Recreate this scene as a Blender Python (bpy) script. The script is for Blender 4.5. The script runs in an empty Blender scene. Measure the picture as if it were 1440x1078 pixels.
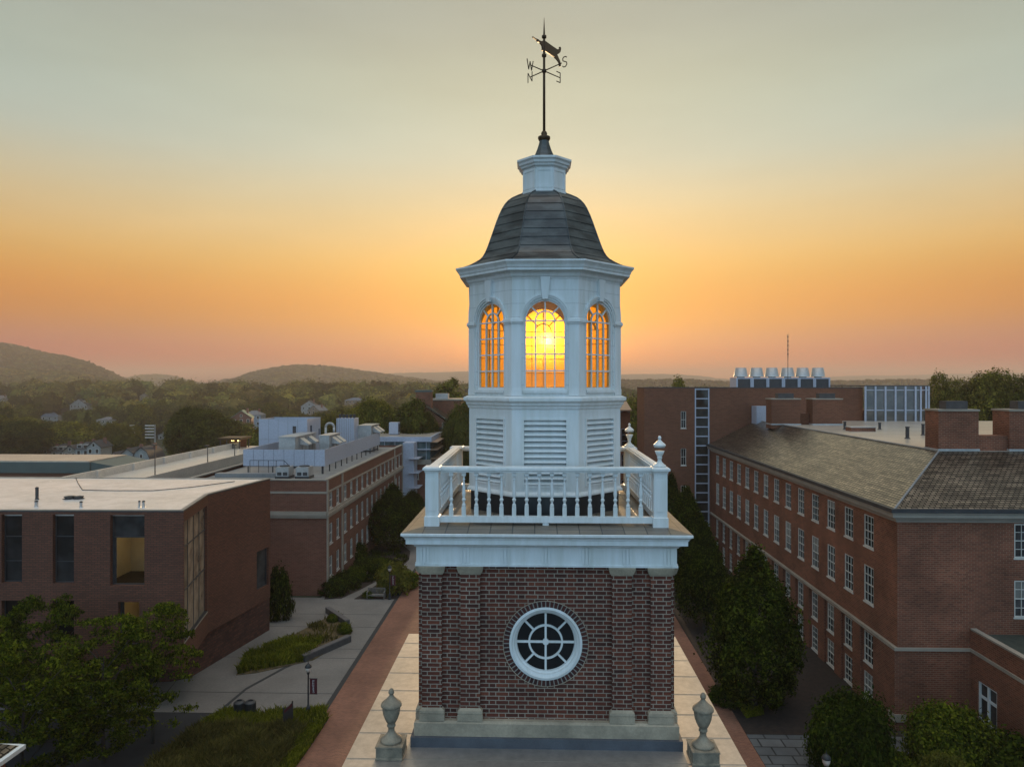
import bpy, math, random
import numpy as np
from mathutils import Vector, Euler
R = math.radians
scene = bpy.context.scene
COL = scene.collection
# ------------------------------------------------------------------ camera
ALPHA = math.atan(0.032)          # campus axis is +Y, the camera looks a little to its left
CZ = 20.0
cam_d = bpy.data.cameras.new('camera'); cam = bpy.data.objects.new('camera', cam_d); COL.objects.link(cam)
cam.location = (0, 0, CZ); cam.rotation_euler = (R(90), 0, ALPHA)
cam_d.lens = 25.0; cam_d.sensor_width = 36.0; cam_d.clip_start = 0.3; cam_d.clip_end = 20000
scene.camera = cam
# ------------------------------------------------------------------ sun and sky
SUN_EL, SUN_AZ = R(3.45), R(0.98)  # azimuth from +Y towards +X
SD = Vector((math.sin(SUN_AZ)*math.cos(SUN_EL), math.cos(SUN_AZ)*math.cos(SUN_EL), math.sin(SUN_EL)))
sun_d = bpy.data.lights.new('sun', 'SUN'); sun_o = bpy.data.objects.new('sun', sun_d); COL.objects.link(sun_o)
sun_d.energy = 5.0; sun_d.angle = R(0.6); sun_d.color = (1.0, 0.68, 0.36)
sun_o.rotation_euler = (-SD).to_track_quat('-Z', 'Y').to_euler(); sun_o.location = (0, 40, 60)
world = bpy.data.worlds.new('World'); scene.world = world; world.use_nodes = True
def build_world():
    nt = world.node_tree; nt.nodes.clear(); N = nt.nodes.new; L = nt.links.new
    out = N('ShaderNodeOutputWorld'); add = N('ShaderNodeAddShader'); L(add.outputs[0], out.inputs[0])
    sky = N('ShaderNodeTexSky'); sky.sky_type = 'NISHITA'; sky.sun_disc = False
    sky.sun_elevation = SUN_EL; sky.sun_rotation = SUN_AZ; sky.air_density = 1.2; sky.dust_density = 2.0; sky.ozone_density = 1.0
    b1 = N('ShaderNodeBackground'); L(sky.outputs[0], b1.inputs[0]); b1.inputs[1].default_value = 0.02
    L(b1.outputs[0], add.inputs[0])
    tc = N('ShaderNodeTexCoord'); nrm = N('ShaderNodeVectorMath'); nrm.operation = 'NORMALIZE'; L(tc.outputs['Generated'], nrm.inputs[0])
    sep = N('ShaderNodeSeparateXYZ'); L(nrm.outputs[0], sep.inputs[0])
    def M(op, a, b=None, c=None, clamp=False):
        n = N('ShaderNodeMath'); n.operation = op; n.use_clamp = clamp
        for i, x in enumerate((a, b, c)):
            if x is None: continue
            if isinstance(x, (int, float)): n.inputs[i].default_value = x
            else: L(x, n.inputs[i])
        return n.outputs[0]
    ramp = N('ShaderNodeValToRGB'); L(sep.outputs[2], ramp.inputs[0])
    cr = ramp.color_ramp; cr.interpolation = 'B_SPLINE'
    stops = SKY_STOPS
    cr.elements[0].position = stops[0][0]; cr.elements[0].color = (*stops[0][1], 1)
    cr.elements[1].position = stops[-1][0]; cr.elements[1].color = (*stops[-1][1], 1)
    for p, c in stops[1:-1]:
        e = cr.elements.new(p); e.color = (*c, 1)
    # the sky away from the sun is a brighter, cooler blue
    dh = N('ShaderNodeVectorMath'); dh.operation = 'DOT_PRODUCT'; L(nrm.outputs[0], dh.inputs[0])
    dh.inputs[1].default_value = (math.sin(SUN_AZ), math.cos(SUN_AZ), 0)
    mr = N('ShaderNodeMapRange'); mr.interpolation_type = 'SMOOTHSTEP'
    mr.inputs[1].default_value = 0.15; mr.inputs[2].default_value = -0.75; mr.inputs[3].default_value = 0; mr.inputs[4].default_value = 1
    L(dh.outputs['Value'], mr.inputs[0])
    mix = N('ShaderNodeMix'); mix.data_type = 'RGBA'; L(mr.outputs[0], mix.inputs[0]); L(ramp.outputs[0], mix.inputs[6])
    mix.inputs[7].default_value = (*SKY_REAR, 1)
    # extra light added at the unseen zenith to brighten the ground
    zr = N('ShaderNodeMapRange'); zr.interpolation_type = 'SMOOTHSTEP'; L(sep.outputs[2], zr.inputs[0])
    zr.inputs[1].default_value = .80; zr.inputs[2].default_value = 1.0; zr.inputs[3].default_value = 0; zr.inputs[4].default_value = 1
    zs = N('ShaderNodeVectorMath'); zs.operation = 'SCALE'; zs.inputs[0].default_value = ZENITH_FILL; L(zr.outputs[0], zs.inputs[3])
    # glow round the sun
    ds = N('ShaderNodeVectorMath'); ds.operation = 'DOT_PRODUCT'; L(nrm.outputs[0], ds.inputs[0]); ds.inputs[1].default_value = SD
    ang = M('ARCCOSINE', M('MINIMUM', ds.outputs['Value'], 0.9999999))
    cur = mix.outputs[2]
    wm = N('ShaderNodeMapping'); wm.inputs['Scale'].default_value = (2.2, 2.2, 11.0); wm.inputs['Rotation'].default_value = (0.05, 0.03, 0); L(nrm.outputs[0], wm.inputs[0])
    wn = N('ShaderNodeTexNoise'); wn.inputs['Scale'].default_value = 1.6; wn.inputs['Detail'].default_value = 5; wn.inputs['Roughness'].default_value = .55; L(wm.outputs[0], wn.inputs['Vector'])
    wr = N('ShaderNodeMapRange'); L(wn.outputs[0], wr.inputs[0]); wr.inputs[1].default_value = .3; wr.inputs[2].default_value = .7; wr.inputs[3].default_value = .955; wr.inputs[4].default_value = 1.045
    ws = N('ShaderNodeVectorMath'); ws.operation = 'SCALE'; L(cur, ws.inputs[0]); L(wr.outputs[0], ws.inputs[3]); cur = ws.outputs[0]
    for sig, colr in SUN_GLOW:
        g = M('POWER', 2.71828, M('MULTIPLY', M('POWER', M('DIVIDE', ang, R(sig)), 2.0), -1.0))
        vm = N('ShaderNodeVectorMath'); vm.operation = 'SCALE'; vm.inputs[0].default_value = colr; L(g, vm.inputs[3])
        va = N('ShaderNodeVectorMath'); va.operation = 'ADD'; L(cur, va.inputs[0]); L(vm.outputs[0], va.inputs[1]); cur = va.outputs[0]
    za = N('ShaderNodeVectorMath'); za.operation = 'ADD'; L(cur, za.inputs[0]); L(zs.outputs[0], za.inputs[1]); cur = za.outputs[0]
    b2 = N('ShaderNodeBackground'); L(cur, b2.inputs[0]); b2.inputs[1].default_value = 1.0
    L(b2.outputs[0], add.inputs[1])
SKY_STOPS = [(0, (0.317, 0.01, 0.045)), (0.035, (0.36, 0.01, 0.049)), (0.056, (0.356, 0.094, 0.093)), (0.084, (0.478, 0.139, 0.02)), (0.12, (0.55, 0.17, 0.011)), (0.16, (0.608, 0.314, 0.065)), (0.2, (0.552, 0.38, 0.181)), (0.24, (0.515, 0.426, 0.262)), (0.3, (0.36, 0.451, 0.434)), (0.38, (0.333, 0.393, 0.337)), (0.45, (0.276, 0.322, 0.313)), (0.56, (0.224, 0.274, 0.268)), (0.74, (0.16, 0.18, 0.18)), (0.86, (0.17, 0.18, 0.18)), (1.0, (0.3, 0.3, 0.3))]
ZENITH_FILL = (1.5, 1.36, 1.18)
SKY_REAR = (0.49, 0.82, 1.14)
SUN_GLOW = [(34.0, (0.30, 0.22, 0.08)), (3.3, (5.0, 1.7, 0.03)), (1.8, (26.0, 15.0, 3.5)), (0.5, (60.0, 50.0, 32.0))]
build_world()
vs = scene.view_settings; vs.view_transform = 'Standard'; vs.look = 'None'; vs.gamma = 1.0; vs.use_curve_mapping = False; vs.exposure = 0.0
cy = scene.cycles
cy.max_bounces = 8; cy.diffuse_bounces = 3; cy.glossy_bounces = 3; cy.transmission_bounces = 6; cy.transparent_max_bounces = 12; cy.volume_bounces = 1
cy.caustics_reflective = False; cy.caustics_refractive = False; cy.use_denoising = True; cy.sample_clamp_indirect = 6.0
# ------------------------------------------------------------------ photo rays -> points on real planes
F = Vector((-math.sin(ALPHA), math.cos(ALPHA), 0)); RV = Vector((math.cos(ALPHA), math.sin(ALPHA), 0))
def ray(px, py): return F + RV*((px-720)/1000) + Vector((0, 0, (539-py)/1000))
def onZ(px, py, z=0.0):
    d = ray(px, py); t = (z-CZ)/d.z; return (d.x*t, d.y*t)
def onY(px, py, Y):
    d = ray(px, py); t = Y/d.y; return (d.x*t, CZ+d.z*t)
def onX(px, py, X):
    d = ray(px, py); t = X/d.x; return (d.y*t, CZ+d.z*t)
# ------------------------------------------------------------------ materials
def new_mat(name):
    m = bpy.data.materials.new(name); m.use_nodes = True
    nt = m.node_tree; nt.nodes.clear()
    return m, nt, nt.nodes.new, nt.links.new
def principled(N, L, nt, rough=.7, metal=0.0, spec=.5):
    o = N('ShaderNodeOutputMaterial'); p = N('ShaderNodeBsdfPrincipled'); L(p.outputs[0], o.inputs[0])
    p.inputs['Roughness'].default_value = rough; p.inputs['Metallic'].default_value = metal; p.inputs['Specular IOR Level'].default_value = spec
    return p
def noise(N, L, vec, scale, detail=4, rough=.55):
    n = N('ShaderNodeTexNoise'); n.inputs['Scale'].default_value = scale; n.inputs['Detail'].default_value = detail
    n.inputs['Roughness'].default_value = rough
    if vec is not None: L(vec, n.inputs['Vector'])
    return n
def ramp2(N, L, fac, p0, c0, p1, c1):
    r = N('ShaderNodeValToRGB'); L(fac, r.inputs[0])
    r.color_ramp.elements[0].position = p0; r.color_ramp.elements[0].color = (*c0, 1)
    r.color_ramp.elements[1].position = p1; r.color_ramp.elements[1].color = (*c1, 1)
    return r.outputs[0]
def mixc(N, L, fac, a, b, mode='MIX'):
    m = N('ShaderNodeMix'); m.data_type = 'RGBA'; m.blend_type = mode
    for i, x in ((0, fac), (6, a), (7, b)):
        if isinstance(x, (int, float)): m.inputs[i].default_value = x
        elif isinstance(x, tuple): m.inputs[i].default_value = (*x, 1)
        else: L(x, m.inputs[i])
    return m.outputs[2]
def bump(N, L, p, height, strength, dist=.02):
    b = N('ShaderNodeBump'); b.inputs['Strength'].default_value = strength; b.inputs['Distance'].default_value = dist
    L(height, b.inputs['Height']); L(b.outputs[0], p.inputs['Normal'])
def mk(name, c, c2=None, scale=2.0, rough=.7, metal=0.0, spec=.4, bmp=0.0, fine=None, stretch=None, rvar=0.0, p0=.35, p1=.68, grime=0.0, boards=False, ior=1.5):
    """noise-mottled surface"""
    m, nt, N, L = new_mat(name); p = principled(N, L, nt, rough, metal, spec); p.inputs['IOR'].default_value = ior
    tc = N('ShaderNodeTexCoord'); vec = tc.outputs['Object']
    if stretch:
        mp = N('ShaderNodeMapping'); mp.inputs['Scale'].default_value = stretch; L(vec, mp.inputs[0]); vec = mp.outputs[0]
    if c2 is None: c2 = tuple(x*.8 for x in c)
    n = noise(N, L, vec, scale, 6, .6)
    col = ramp2(N, L, n.outputs[0], p0, c, p1, c2)
    if fine:
        n2 = noise(N, L, vec, fine, 3, .7)
        col = mixc(N, L, .35, col, ramp2(N, L, n2.outputs[0], .3, (.55,)*3, .7, (1.25,)*3), 'MULTIPLY')
    L(col, p.inputs['Base Color'])
    if grime:
        mp2 = N('ShaderNodeMapping'); mp2.inputs['Scale'].default_value = (1, 1, .09); L(tc.outputs['Object'], mp2.inputs[0])
        n4 = noise(N, L, mp2.outputs[0], 9.0, 5, .65); col = mixc(N, L, 1.0, col, ramp2(N, L, n4.outputs[0], .38, (1, 1, 1), .78, (1-grime, 1-grime, 1-grime*1.3)), 'MULTIPLY'); L(col, p.inputs['Base Color'])
    if boards:
        b = N('ShaderNodeTexBrick'); L(N('ShaderNodeUVMap').outputs[0], b.inputs['Vector']); b.inputs['Scale'].default_value = 1; b.inputs['Brick Width'].default_value = 1.9; b.inputs['Row Height'].default_value = .235; b.inputs['Mortar Size'].default_value = .003
        iv = N('ShaderNodeMath'); iv.operation = 'SUBTRACT'; iv.inputs[0].default_value = 1; L(b.outputs['Fac'], iv.inputs[1]); bump(N, L, p, iv.outputs[0], .5, .006)
        col = mixc(N, L, b.outputs['Fac'], col, (.42, .42, .41)); L(col, p.inputs['Base Color'])
    if bmp:
        n3 = noise(N, L, vec, fine or scale*8, 4, .6); bump(N, L, p, n3.outputs[0], bmp)
    if rvar:
        r = N('ShaderNodeMapRange'); L(n.outputs[0], r.inputs[0]); r.inputs[3].default_value = rough-rvar; r.inputs[4].default_value = rough+rvar
        L(r.outputs[0], p.inputs['Roughness'])
    return m
def mk_brick(name, c1, c2, mortar,  bw=.215, rh=.075, ms=.010, offset=.5, rough=.8, bmp=.4, spec=.3, blot=.35, blots=.35, smooth=.1, bias=0.0, ior=1.5, metal=0.0, streak=0.0):
    m, nt, N, L = new_mat(name); p = principled(N, L, nt, rough, 0, spec); p.inputs['IOR'].default_value = ior
    uv = N('ShaderNodeUVMap').outputs[0]
    b = N('ShaderNodeTexBrick'); L(uv, b.inputs['Vector'])
    b.inputs['Color1'].default_value = (*c1, 1); b.inputs['Color2'].default_value = (*c2, 1); b.inputs['Mortar'].default_value = (*mortar, 1)
    b.inputs['Scale'].default_value = 1.0; b.inputs['Mortar Size'].default_value = ms; b.inputs['Mortar Smooth'].default_value = smooth; b.inputs['Bias'].default_value = bias
    b.inputs['Brick Width'].default_value = bw; b.inputs['Row Height'].default_value = rh; b.offset = offset
    n = noise(N, L, uv, blots, 5, .6)
    col = mixc(N, L, blot, b.outputs['Color'], ramp2(N, L, n.outputs[0], .3, (.45,)*3, .7, (1.35,)*3), 'MULTIPLY')
    if streak:
        p.inputs['Metallic'].default_value = metal
        mp = N('ShaderNodeMapping'); mp.inputs['Scale'].default_value = (.22, 2.2, 1); L(uv, mp.inputs[0])
        ns = noise(N, L, mp.outputs[0], 1.5, 6, .62); col = mixc(N, L, streak, col, ramp2(N, L, ns.outputs[0], .40, (.28, .28, .29), .56, (1.25, 1.22, 1.15)), 'MULTIPLY')
    L(col, p.inputs['Base Color'])
    inv = N('ShaderNodeMath'); inv.operation = 'SUBTRACT'; inv.inputs[0].default_value = 1.0; L(b.outputs['Fac'], inv.inputs[1])
    bump(N, L, p, inv.outputs[0], bmp, .01)
    return m
def mk_flemish(name):
    m, nt, N, L = new_mat(name); p = principled(N, L, nt, .78, 0, .35)
    uv = N('ShaderNodeUVMap').outputs[0]; sep = N('ShaderNodeSeparateXYZ'); L(uv, sep.inputs[0])
    def M(op, a, b=None):
        n = N('ShaderNodeMath'); n.operation = op
        for i, x in enumerate((a, b)):
            if x is None: continue
            if isinstance(x, (int, float)): n.inputs[i].default_value = x
            else: L(x, n.inputs[i])
        return n.outputs[0]
    H, P = .0695, .32
    wob = noise(N, L, uv, 14.0, 2); wob_v = M('MULTIPLY', M('SUBTRACT', wob.outputs[0], .5), .006)
    v = M('DIVIDE', M('ADD', sep.outputs[1], wob_v), H); row = M('FLOOR', v); fv = M('FRACT', v)
    par = M('MODULO', row, 2.0)
    us = M('ADD', M('DIVIDE', sep.outputs[0], P), M('MULTIPLY', par, .5))
    k = M('FLOOR', us); fu = M('FRACT', us)
    st = M('LESS_THAN', fu, .66); idn = M('ADD', M('MULTIPLY', k, 2.0), st)
    du = M('MULTIPLY', M('MINIMUM', M('MINIMUM', fu, M('SUBTRACT', 1.0, fu)), M('ABSOLUTE', M('SUBTRACT', fu, .66))), P)
    dv = M('MULTIPLY', M('MINIMUM', fv, M('SUBTRACT', 1.0, fv)), H)
    d = M('MINIMUM', du, dv)
    mr = N('ShaderNodeMapRange'); mr.interpolation_type = 'SMOOTHSTEP'; L(d, mr.inputs[0])
    mr.inputs[1].default_value = .0055; mr.inputs[2].default_value = .0095
    cb = N('ShaderNodeCombineXYZ'); L(idn, cb.inputs[0]); L(row, cb.inputs[1])
    wn = N('ShaderNodeTexWhiteNoise'); wn.noise_dimensions = '2D'; L(cb.outputs[0], wn.inputs[0])
    r = N('ShaderNodeValToRGB'); L(wn.outputs[0], r.inputs[0]); e = r.color_ramp.elements
    e[0].position = 0; e[0].color = (.056, .019, .013, 1); e[1].position = 1; e[1].color = (.165, .047, .025, 1)
    x = e.new(.35); x.color = (.092, .026, .016, 1); x = e.new(.75); x.color = (.122, .033, .019, 1)
    nz = noise(N, L, uv, 40.0, 3)
    bc = mixc(N, L, .5, r.outputs[0], ramp2(N, L, nz.outputs[0], .3, (.6,)*3, .7, (1.4,)*3), 'MULTIPLY')
    nm = noise(N, L, uv, 3.0, 4)
    mc = ramp2(N, L, nm.outputs[0], .3, (.27, .215, .165), .7, (.37, .30, .235))
    nw = noise(N, L, uv, 1.1, 5, .6); fin = mixc(N, L, .8, mixc(N, L, mr.outputs[0], mc, bc), ramp2(N, L, nw.outputs[0], .34, (.72, .70, .69), .62, (1.12, 1.1, 1.08)), 'MULTIPLY')
    L(fin, p.inputs['Base Color'])
    hh = M('ADD', mr.outputs[0], M('MULTIPLY', nz.outputs[0], .35)); bump(N, L, p, hh, .7, .008)
    return m
def mk_leaf(name, c1, c2, c3, trans=.35, nscale=.35, crown=False, vary=1.0):
    m, nt, N, L = new_mat(name)
    o = N('ShaderNodeOutputMaterial'); mx = N('ShaderNodeMixShader'); L(mx.outputs[0], o.inputs[0]); mx.inputs[0].default_value = trans
    df = N('ShaderNodeBsdfDiffuse'); tr = N('ShaderNodeBsdfTranslucent'); L(df.outputs[0], mx.inputs[1]); L(tr.outputs[0], mx.inputs[2])
    g = N('ShaderNodeNewGeometry'); tc = N('ShaderNodeTexCoord')
    r = N('ShaderNodeValToRGB'); L(g.outputs['Random Per Island'], r.inputs[0]); e = r.color_ramp.elements
    e[0].color = (*c1, 1); e[1].color = (*c3, 1); x = e.new(.5); x.color = (*c2, 1)
    oi = N('ShaderNodeObjectInfo')
    va = N('ShaderNodeVectorMath'); va.operation = 'ADD'; L(tc.outputs['Object'], va.inputs[0])
    cb = N('ShaderNodeCombineXYZ'); ml = N('ShaderNodeMath'); ml.operation = 'MULTIPLY'; L(oi.outputs['Random'], ml.inputs[0]); ml.inputs[1].default_value = 37.0
    L(ml.outputs[0], cb.inputs[0]); L(cb.outputs[0], va.inputs[1])
    n = noise(N, L, va.outputs[0], nscale, 3)
    col = mixc(N, L, .6, r.outputs[0], ramp2(N, L, n.outputs[0], .3, (.5, .5, .55), .7, (1.5, 1.45, 1.2)), 'MULTIPLY')
    rr = ramp2(N, L, oi.outputs['Random'], 0, (1-.5*vary, 1-.44*vary, 1-.45*vary), 1, (1+.45*vary, 1+.3*vary, 1.0))
    col = mixc(N, L, 1.0, col, rr, 'MULTIPLY')
    if crown:
        at = N('ShaderNodeAttribute'); at.attribute_name = 'crown_tone'; col = mixc(N, L, 1.0, col, at.outputs['Color'], 'MULTIPLY')
    L(col, df.inputs[0]); L(col, tr.inputs[0])
    return m
def mk_glass_dark(name, c=(.008, .008, .009), rough=.06, spec=.18):
    m, nt, N, L = new_mat(name); p = principled(N, L, nt, rough, 0, spec)
    tc = N('ShaderNodeTexCoord'); n = noise(N, L, tc.outputs['Object'], .9, 2)
    oi = N('ShaderNodeObjectInfo'); rr = ramp2(N, L, oi.outputs['Random'], .35, (.5, .5, .5), 1, (5.5, 5.2, 4.6))  # brightness varied per pane in the colour, in place of differing reflections
    L(mixc(N, L, 1.0, ramp2(N, L, n.outputs[0], .35, c, .65, tuple(x*2.2 for x in c)), rr, 'MULTIPLY'), p.inputs['Base Color'])
    n2 = noise(N, L, tc.outputs['Object'], 1.2, 1); bump(N, L, p, n2.outputs[0], .05, .02)
    return m
def mk_clear(name, tint=(1, 1, 1), refl=.06, dust_glow=0.0, glow_col=(1, .7, .35)):
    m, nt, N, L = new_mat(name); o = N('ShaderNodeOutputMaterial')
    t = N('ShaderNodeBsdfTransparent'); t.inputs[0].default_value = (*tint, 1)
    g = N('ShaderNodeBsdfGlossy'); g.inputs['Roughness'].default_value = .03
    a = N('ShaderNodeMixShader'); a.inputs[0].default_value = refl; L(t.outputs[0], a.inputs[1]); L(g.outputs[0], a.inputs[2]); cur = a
    if dust_glow:  # dust scatter, its orange colour standing in for the sun's glow
        d = N('ShaderNodeBsdfTranslucent'); d.inputs[0].default_value = (*glow_col, 1)
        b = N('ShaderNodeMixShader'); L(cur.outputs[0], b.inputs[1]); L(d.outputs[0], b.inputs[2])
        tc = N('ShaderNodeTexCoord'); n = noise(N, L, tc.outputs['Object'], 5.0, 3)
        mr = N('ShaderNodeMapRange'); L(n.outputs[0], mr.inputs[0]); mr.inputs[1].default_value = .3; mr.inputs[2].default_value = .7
        mr.inputs[3].default_value = dust_glow*.9; mr.inputs[4].default_value = dust_glow*1.08; L(mr.outputs[0], b.inputs[0]); cur = b
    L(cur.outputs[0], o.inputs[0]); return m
def mk_emit(name, c, s):
    m, nt, N, L = new_mat(name); o = N('ShaderNodeOutputMaterial'); e = N('ShaderNodeEmission')
    e.inputs[0].default_value = (*c, 1); e.inputs[1].default_value = s; L(e.outputs[0], o.inputs[0]); return m
MT = {}
MT['white'] = mk('white_paint', (.78, .79, .79), (.70, .71, .70), 1.2, .45, bmp=.03, stretch=(1, 1, .45), grime=.18)
MT['boards'] = mk('painted_boards', (.78, .79, .79), (.70, .71, .70), 1.2, .5, stretch=(1, 1, .45), grime=.22, boards=True)
MT['stone'] = mk('limestone', (.46, .37, .265), (.26, .215, .155), 1.8, .8, fine=30, bmp=.25)
MT['urnstone'] = mk('weathered_stone', (.35, .285, .205), (.155, .132, .098), 4.5, .85, fine=40, bmp=.35)
MT['bluestone'] = mk('bluestone', (.11, .115, .13), (.075, .075, .085), 2.2, .6, fine=40, bmp=.15)
MT['towerbrick'] = mk_flemish('tower_brick')
MT['voussoir'] = mk_brick('arch_brick', (.085, .027, .02), (.04, .016, .015), (.26, .24, .21), .068, .30, .009, 0.0, bmp=.5)
MT['slate_deck'] = mk_brick('deck_slabs', (.15, .125, .10), (.22, .18, .135), (.03, .028, .025), .36, .30, .008, 0.0, .38, .4, .6, .5, 1.2)
MT['copper'] = mk('dark_copper', (.027, .028, .028), (.075, .080, .076), 1.9, .40, spec=.5, fine=6, rvar=.14, stretch=(1, 1, 3.2), p0=.42, p1=.58)
MT['black'] = mk('black_membrane', (.018, .019, .022), (.06, .065, .072), 2.4, .30, spec=.6, fine=12, stretch=(1, 1, .3), p0=.5, p1=.8)
MT['bronze'] = mk('old_bronze', (.085, .048, .022), (.05, .03, .018), 9, .5, .6)
MT['darkglass'] = mk_glass_dark('dark_glass')
MT['frontglass'] = mk_clear('old_sunglow_glass', (1.0, .86, .50), .04, .16, (1.0, .55, .14))  # sunset amber put into the tint of the old front panes
MT['rearglass'] = mk_clear('dusty_sunglow_glass', (1.0, .76, .30), .02, .62, (1.0, .48, .05))  # dusty rear and side panes with the sun glow put into their colour
MT['hallroof'] = mk('hall_roof_metal', (.66, .60, .56), (.50, .46, .43), .8, .46, .9, spec=.5, fine=7, rvar=.06)
# ------------------------------------------------------------------ mesh helpers
class MB:
    """collects faces in world coordinates; build() links them as ONE object"""
    def __init__(s): s.v = []; s.f = []; s.uv = {}
    def face(s, pts, uv=None):
        i = len(s.v); s.v.extend([tuple(p) for p in pts]); s.f.append(tuple(range(i, i+len(pts))))
        if uv: s.uv[len(s.f)-1] = uv
    def box(s, x0, x1, y0, y1, z0, z1):
        s.hexa([(x0, y0, z0), (x1, y0, z0), (x1, y1, z0), (x0, y1, z0)], [(x0, y0, z1), (x1, y0, z1), (x1, y1, z1), (x0, y1, z1)])
        return s
    def hexa(s, a, b): return s.loft([a, b])
    def loft(s, rings, cap0=True, cap1=True, closed=True):
        i = len(s.v); n = len(rings[0])
        for r in rings: s.v.extend([tuple(p) for p in r])
        for k in range(len(rings)-1):
            for j in range(n if closed else n-1):
                a = i+k*n+j; b = i+k*n+(j+1) % n
                s.f.append((a, b, b+n, a+n))
        if cap0: s.f.append(tuple(i+j for j in reversed(range(n))))
        if cap1: s.f.append(tuple(i+(len(rings)-1)*n+j for j in range(n)))
        return s
    def lathe(s, cx, cy, prof, n=24, cap=True):
        return s.loft([[(cx+r*math.cos(2*math.pi*j/n), cy+r*math.sin(2*math.pi*j/n), z) for j in range(n)] for r, z in prof], cap, cap)
    def oct(s, cx, cy, prof, cap0=True, cap1=True):
        return s.loft([[(cx+a/math.cos(math.pi/8)*math.cos(math.pi/8+k*math.pi/4), cy+a/math.cos(math.pi/8)*math.sin(math.pi/8+k*math.pi/4), z) for k in range(8)] for a, z in prof], cap0, cap1)
    def sqr(s, cx, cy, prof, cap0=True, cap1=True):
        return s.loft([[(cx-h, cy-h, z), (cx+h, cy-h, z), (cx+h, cy+h, z), (cx-h, cy+h, z)] for h, z in prof], cap0, cap1)
    def tube(s, p0, p1, r0, r1=None, n=8):
        r1 = r0 if r1 is None else r1; p0 = Vector(p0); p1 = Vector(p1); d = (p1-p0).normalized()
        a = d.cross(Vector((0, 0, 1)) if abs(d.z) < .9 else Vector((1, 0, 0))).normalized(); b = d.cross(a)
        return s.loft([[p+(a*math.cos(2*math.pi*j/n)+b*math.sin(2*math.pi*j/n))*r for j in range(n)] for p, r in ((p0, r0), (p1, r1))])
    def path(s, pts, r, n=6):
        for a, b in zip(pts, pts[1:]): s.tube(a, b, r, r, n)
        return s
    def fbox(s, fr, s0, s1, d0, d1, z0, z1):
        P = fr.P
        return s.hexa([P(s0, d0, z0), P(s1, d0, z0), P(s1, d1, z0), P(s0, d1, z0)], [P(s0, d0, z1), P(s1, d0, z1), P(s1, d1, z1), P(s0, d1, z1)])
    def prism(s, pts, vec):
        vec = Vector(vec); return s.loft([[Vector(p) for p in pts], [Vector(p)+vec for p in pts]])
    def slab(s, poly, z0, z1): return s.loft([[(x, y, z0) for x, y in poly], [(x, y, z1) for x, y in poly]])
    def build(s, name, mat, parent=None, smooth=False, origin=None, loc=None):
        me = bpy.data.meshes.new(name); o = bpy.data.objects.new(name, me); COL.objects.link(o)
        if parent is not None:
            org = Vector(parent['_w']) if '_w' in parent else Vector((0, 0, 0)); o.parent = parent
            base = org if origin is None else Vector(origin)
            o.location = base-org
        else:
            if origin is None:
                xs, ys, zs = zip(*s.v); base = Vector(((min(xs)+max(xs))/2, (min(ys)+max(ys))/2, min(zs)))
            else: base = Vector(origin)
            o.location = base
        o['_w'] = tuple(base)
        me.from_pydata([(x-base.x, y-base.y, z-base.z) for x, y, z in s.v], [], s.f)
        lay = me.uv_layers.new(name='UVMap').data; V = s.v
        for k, f in enumerate(s.f):
            pl = me.polygons[k]; pl.use_smooth = smooth
            ex = s.uv.get(k)
            if ex:
                for q, li in enumerate(pl.loop_indices): lay[li].uv = ex[q]
                continue
            n = pl.normal
            if abs(n.z) > .999: tx, ty, sx, sy, sz = 1, 0, 0, 1, 0
            else:
                h = math.hypot(n.x, n.y); tx, ty = -n.y/h, n.x/h
                if abs(tx) > abs(ty) and tx < 0 or abs(ty) >= abs(tx) and ty < 0: tx, ty = -tx, -ty
                sx, sy, sz = -n.z*n.x/h, -n.z*n.y/h, h
                if abs(n.z) > .05 and sz < 0: sx, sy, sz = -sx, -sy, -sz
            for vi, li in zip(f, pl.loop_indices):
                x, y, z = V[vi]; lay[li].uv = (x*tx+y*ty, x*sx+y*sy+z*sz)
        me.materials.append(mat if not isinstance(mat, str) else MT[mat])
        if s.v: me.update()
        return o
class Frame:
    """a vertical wall plane: s runs to the viewer's right, d outwards"""
    def __init__(s, ox, oy, nx, ny):
        h = math.hypot(nx, ny); s.o = (ox, oy); s.n = (nx/h, ny/h); s.t = (-ny/h, nx/h)
    def P(s, a, d, z): return (s.o[0]+s.t[0]*a+s.n[0]*d, s.o[1]+s.t[1]*a+s.n[1]*d, z)
    def S(s, px, py):
        """where the photo's ray meets this plane: (s, z)"""
        r = ray(px, py); k = (s.o[0]*s.n[0]+s.o[1]*s.n[1])/(r.x*s.n[0]+r.y*s.n[1])
        x, y, z = r.x*k, r.y*k, CZ+r.z*k
        return ((x-s.o[0])*s.t[0]+(y-s.o[1])*s.t[1], z)
def tag(o, label=None, cat=None, group=None, kind=None):
    if label: o['label'] = label
    if cat: o['category'] = cat
    if group: o['group'] = group
    if kind: o['kind'] = kind
    return o
def empty(name, loc, label=None, cat=None, group=None, rz=0.0):
    o = bpy.data.objects.new(name, None); COL.objects.link(o); o.location = loc; o.rotation_euler = (0, 0, rz)
    o['_w'] = tuple(loc); return tag(o, label, cat, group)
KIDS = {}
def dup(root, loc, rz=None, label=None, group=None, scale=None):
    """a copy of a thing with copies of its parts and sub-parts"""
    kids = {}
    for o in COL.objects:
        if o.parent is not None: kids.setdefault(o.parent.name, []).append(o)
    def rec(o, par):
        c = o.copy(); COL.objects.link(c)
        if par is not None: c.parent = par
        for k in kids.get(o.name, []): rec(k, c)
        return c
    c = rec(root, None); c.location = loc; c['_w'] = tuple(loc)
    if rz is not None: c.rotation_euler = (0, 0, rz)
    if scale is not None: c.scale = scale if not isinstance(scale, (int, float)) else (scale,)*3
    if label: c['label'] = label
    if group: c['group'] = group
    return c
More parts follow.
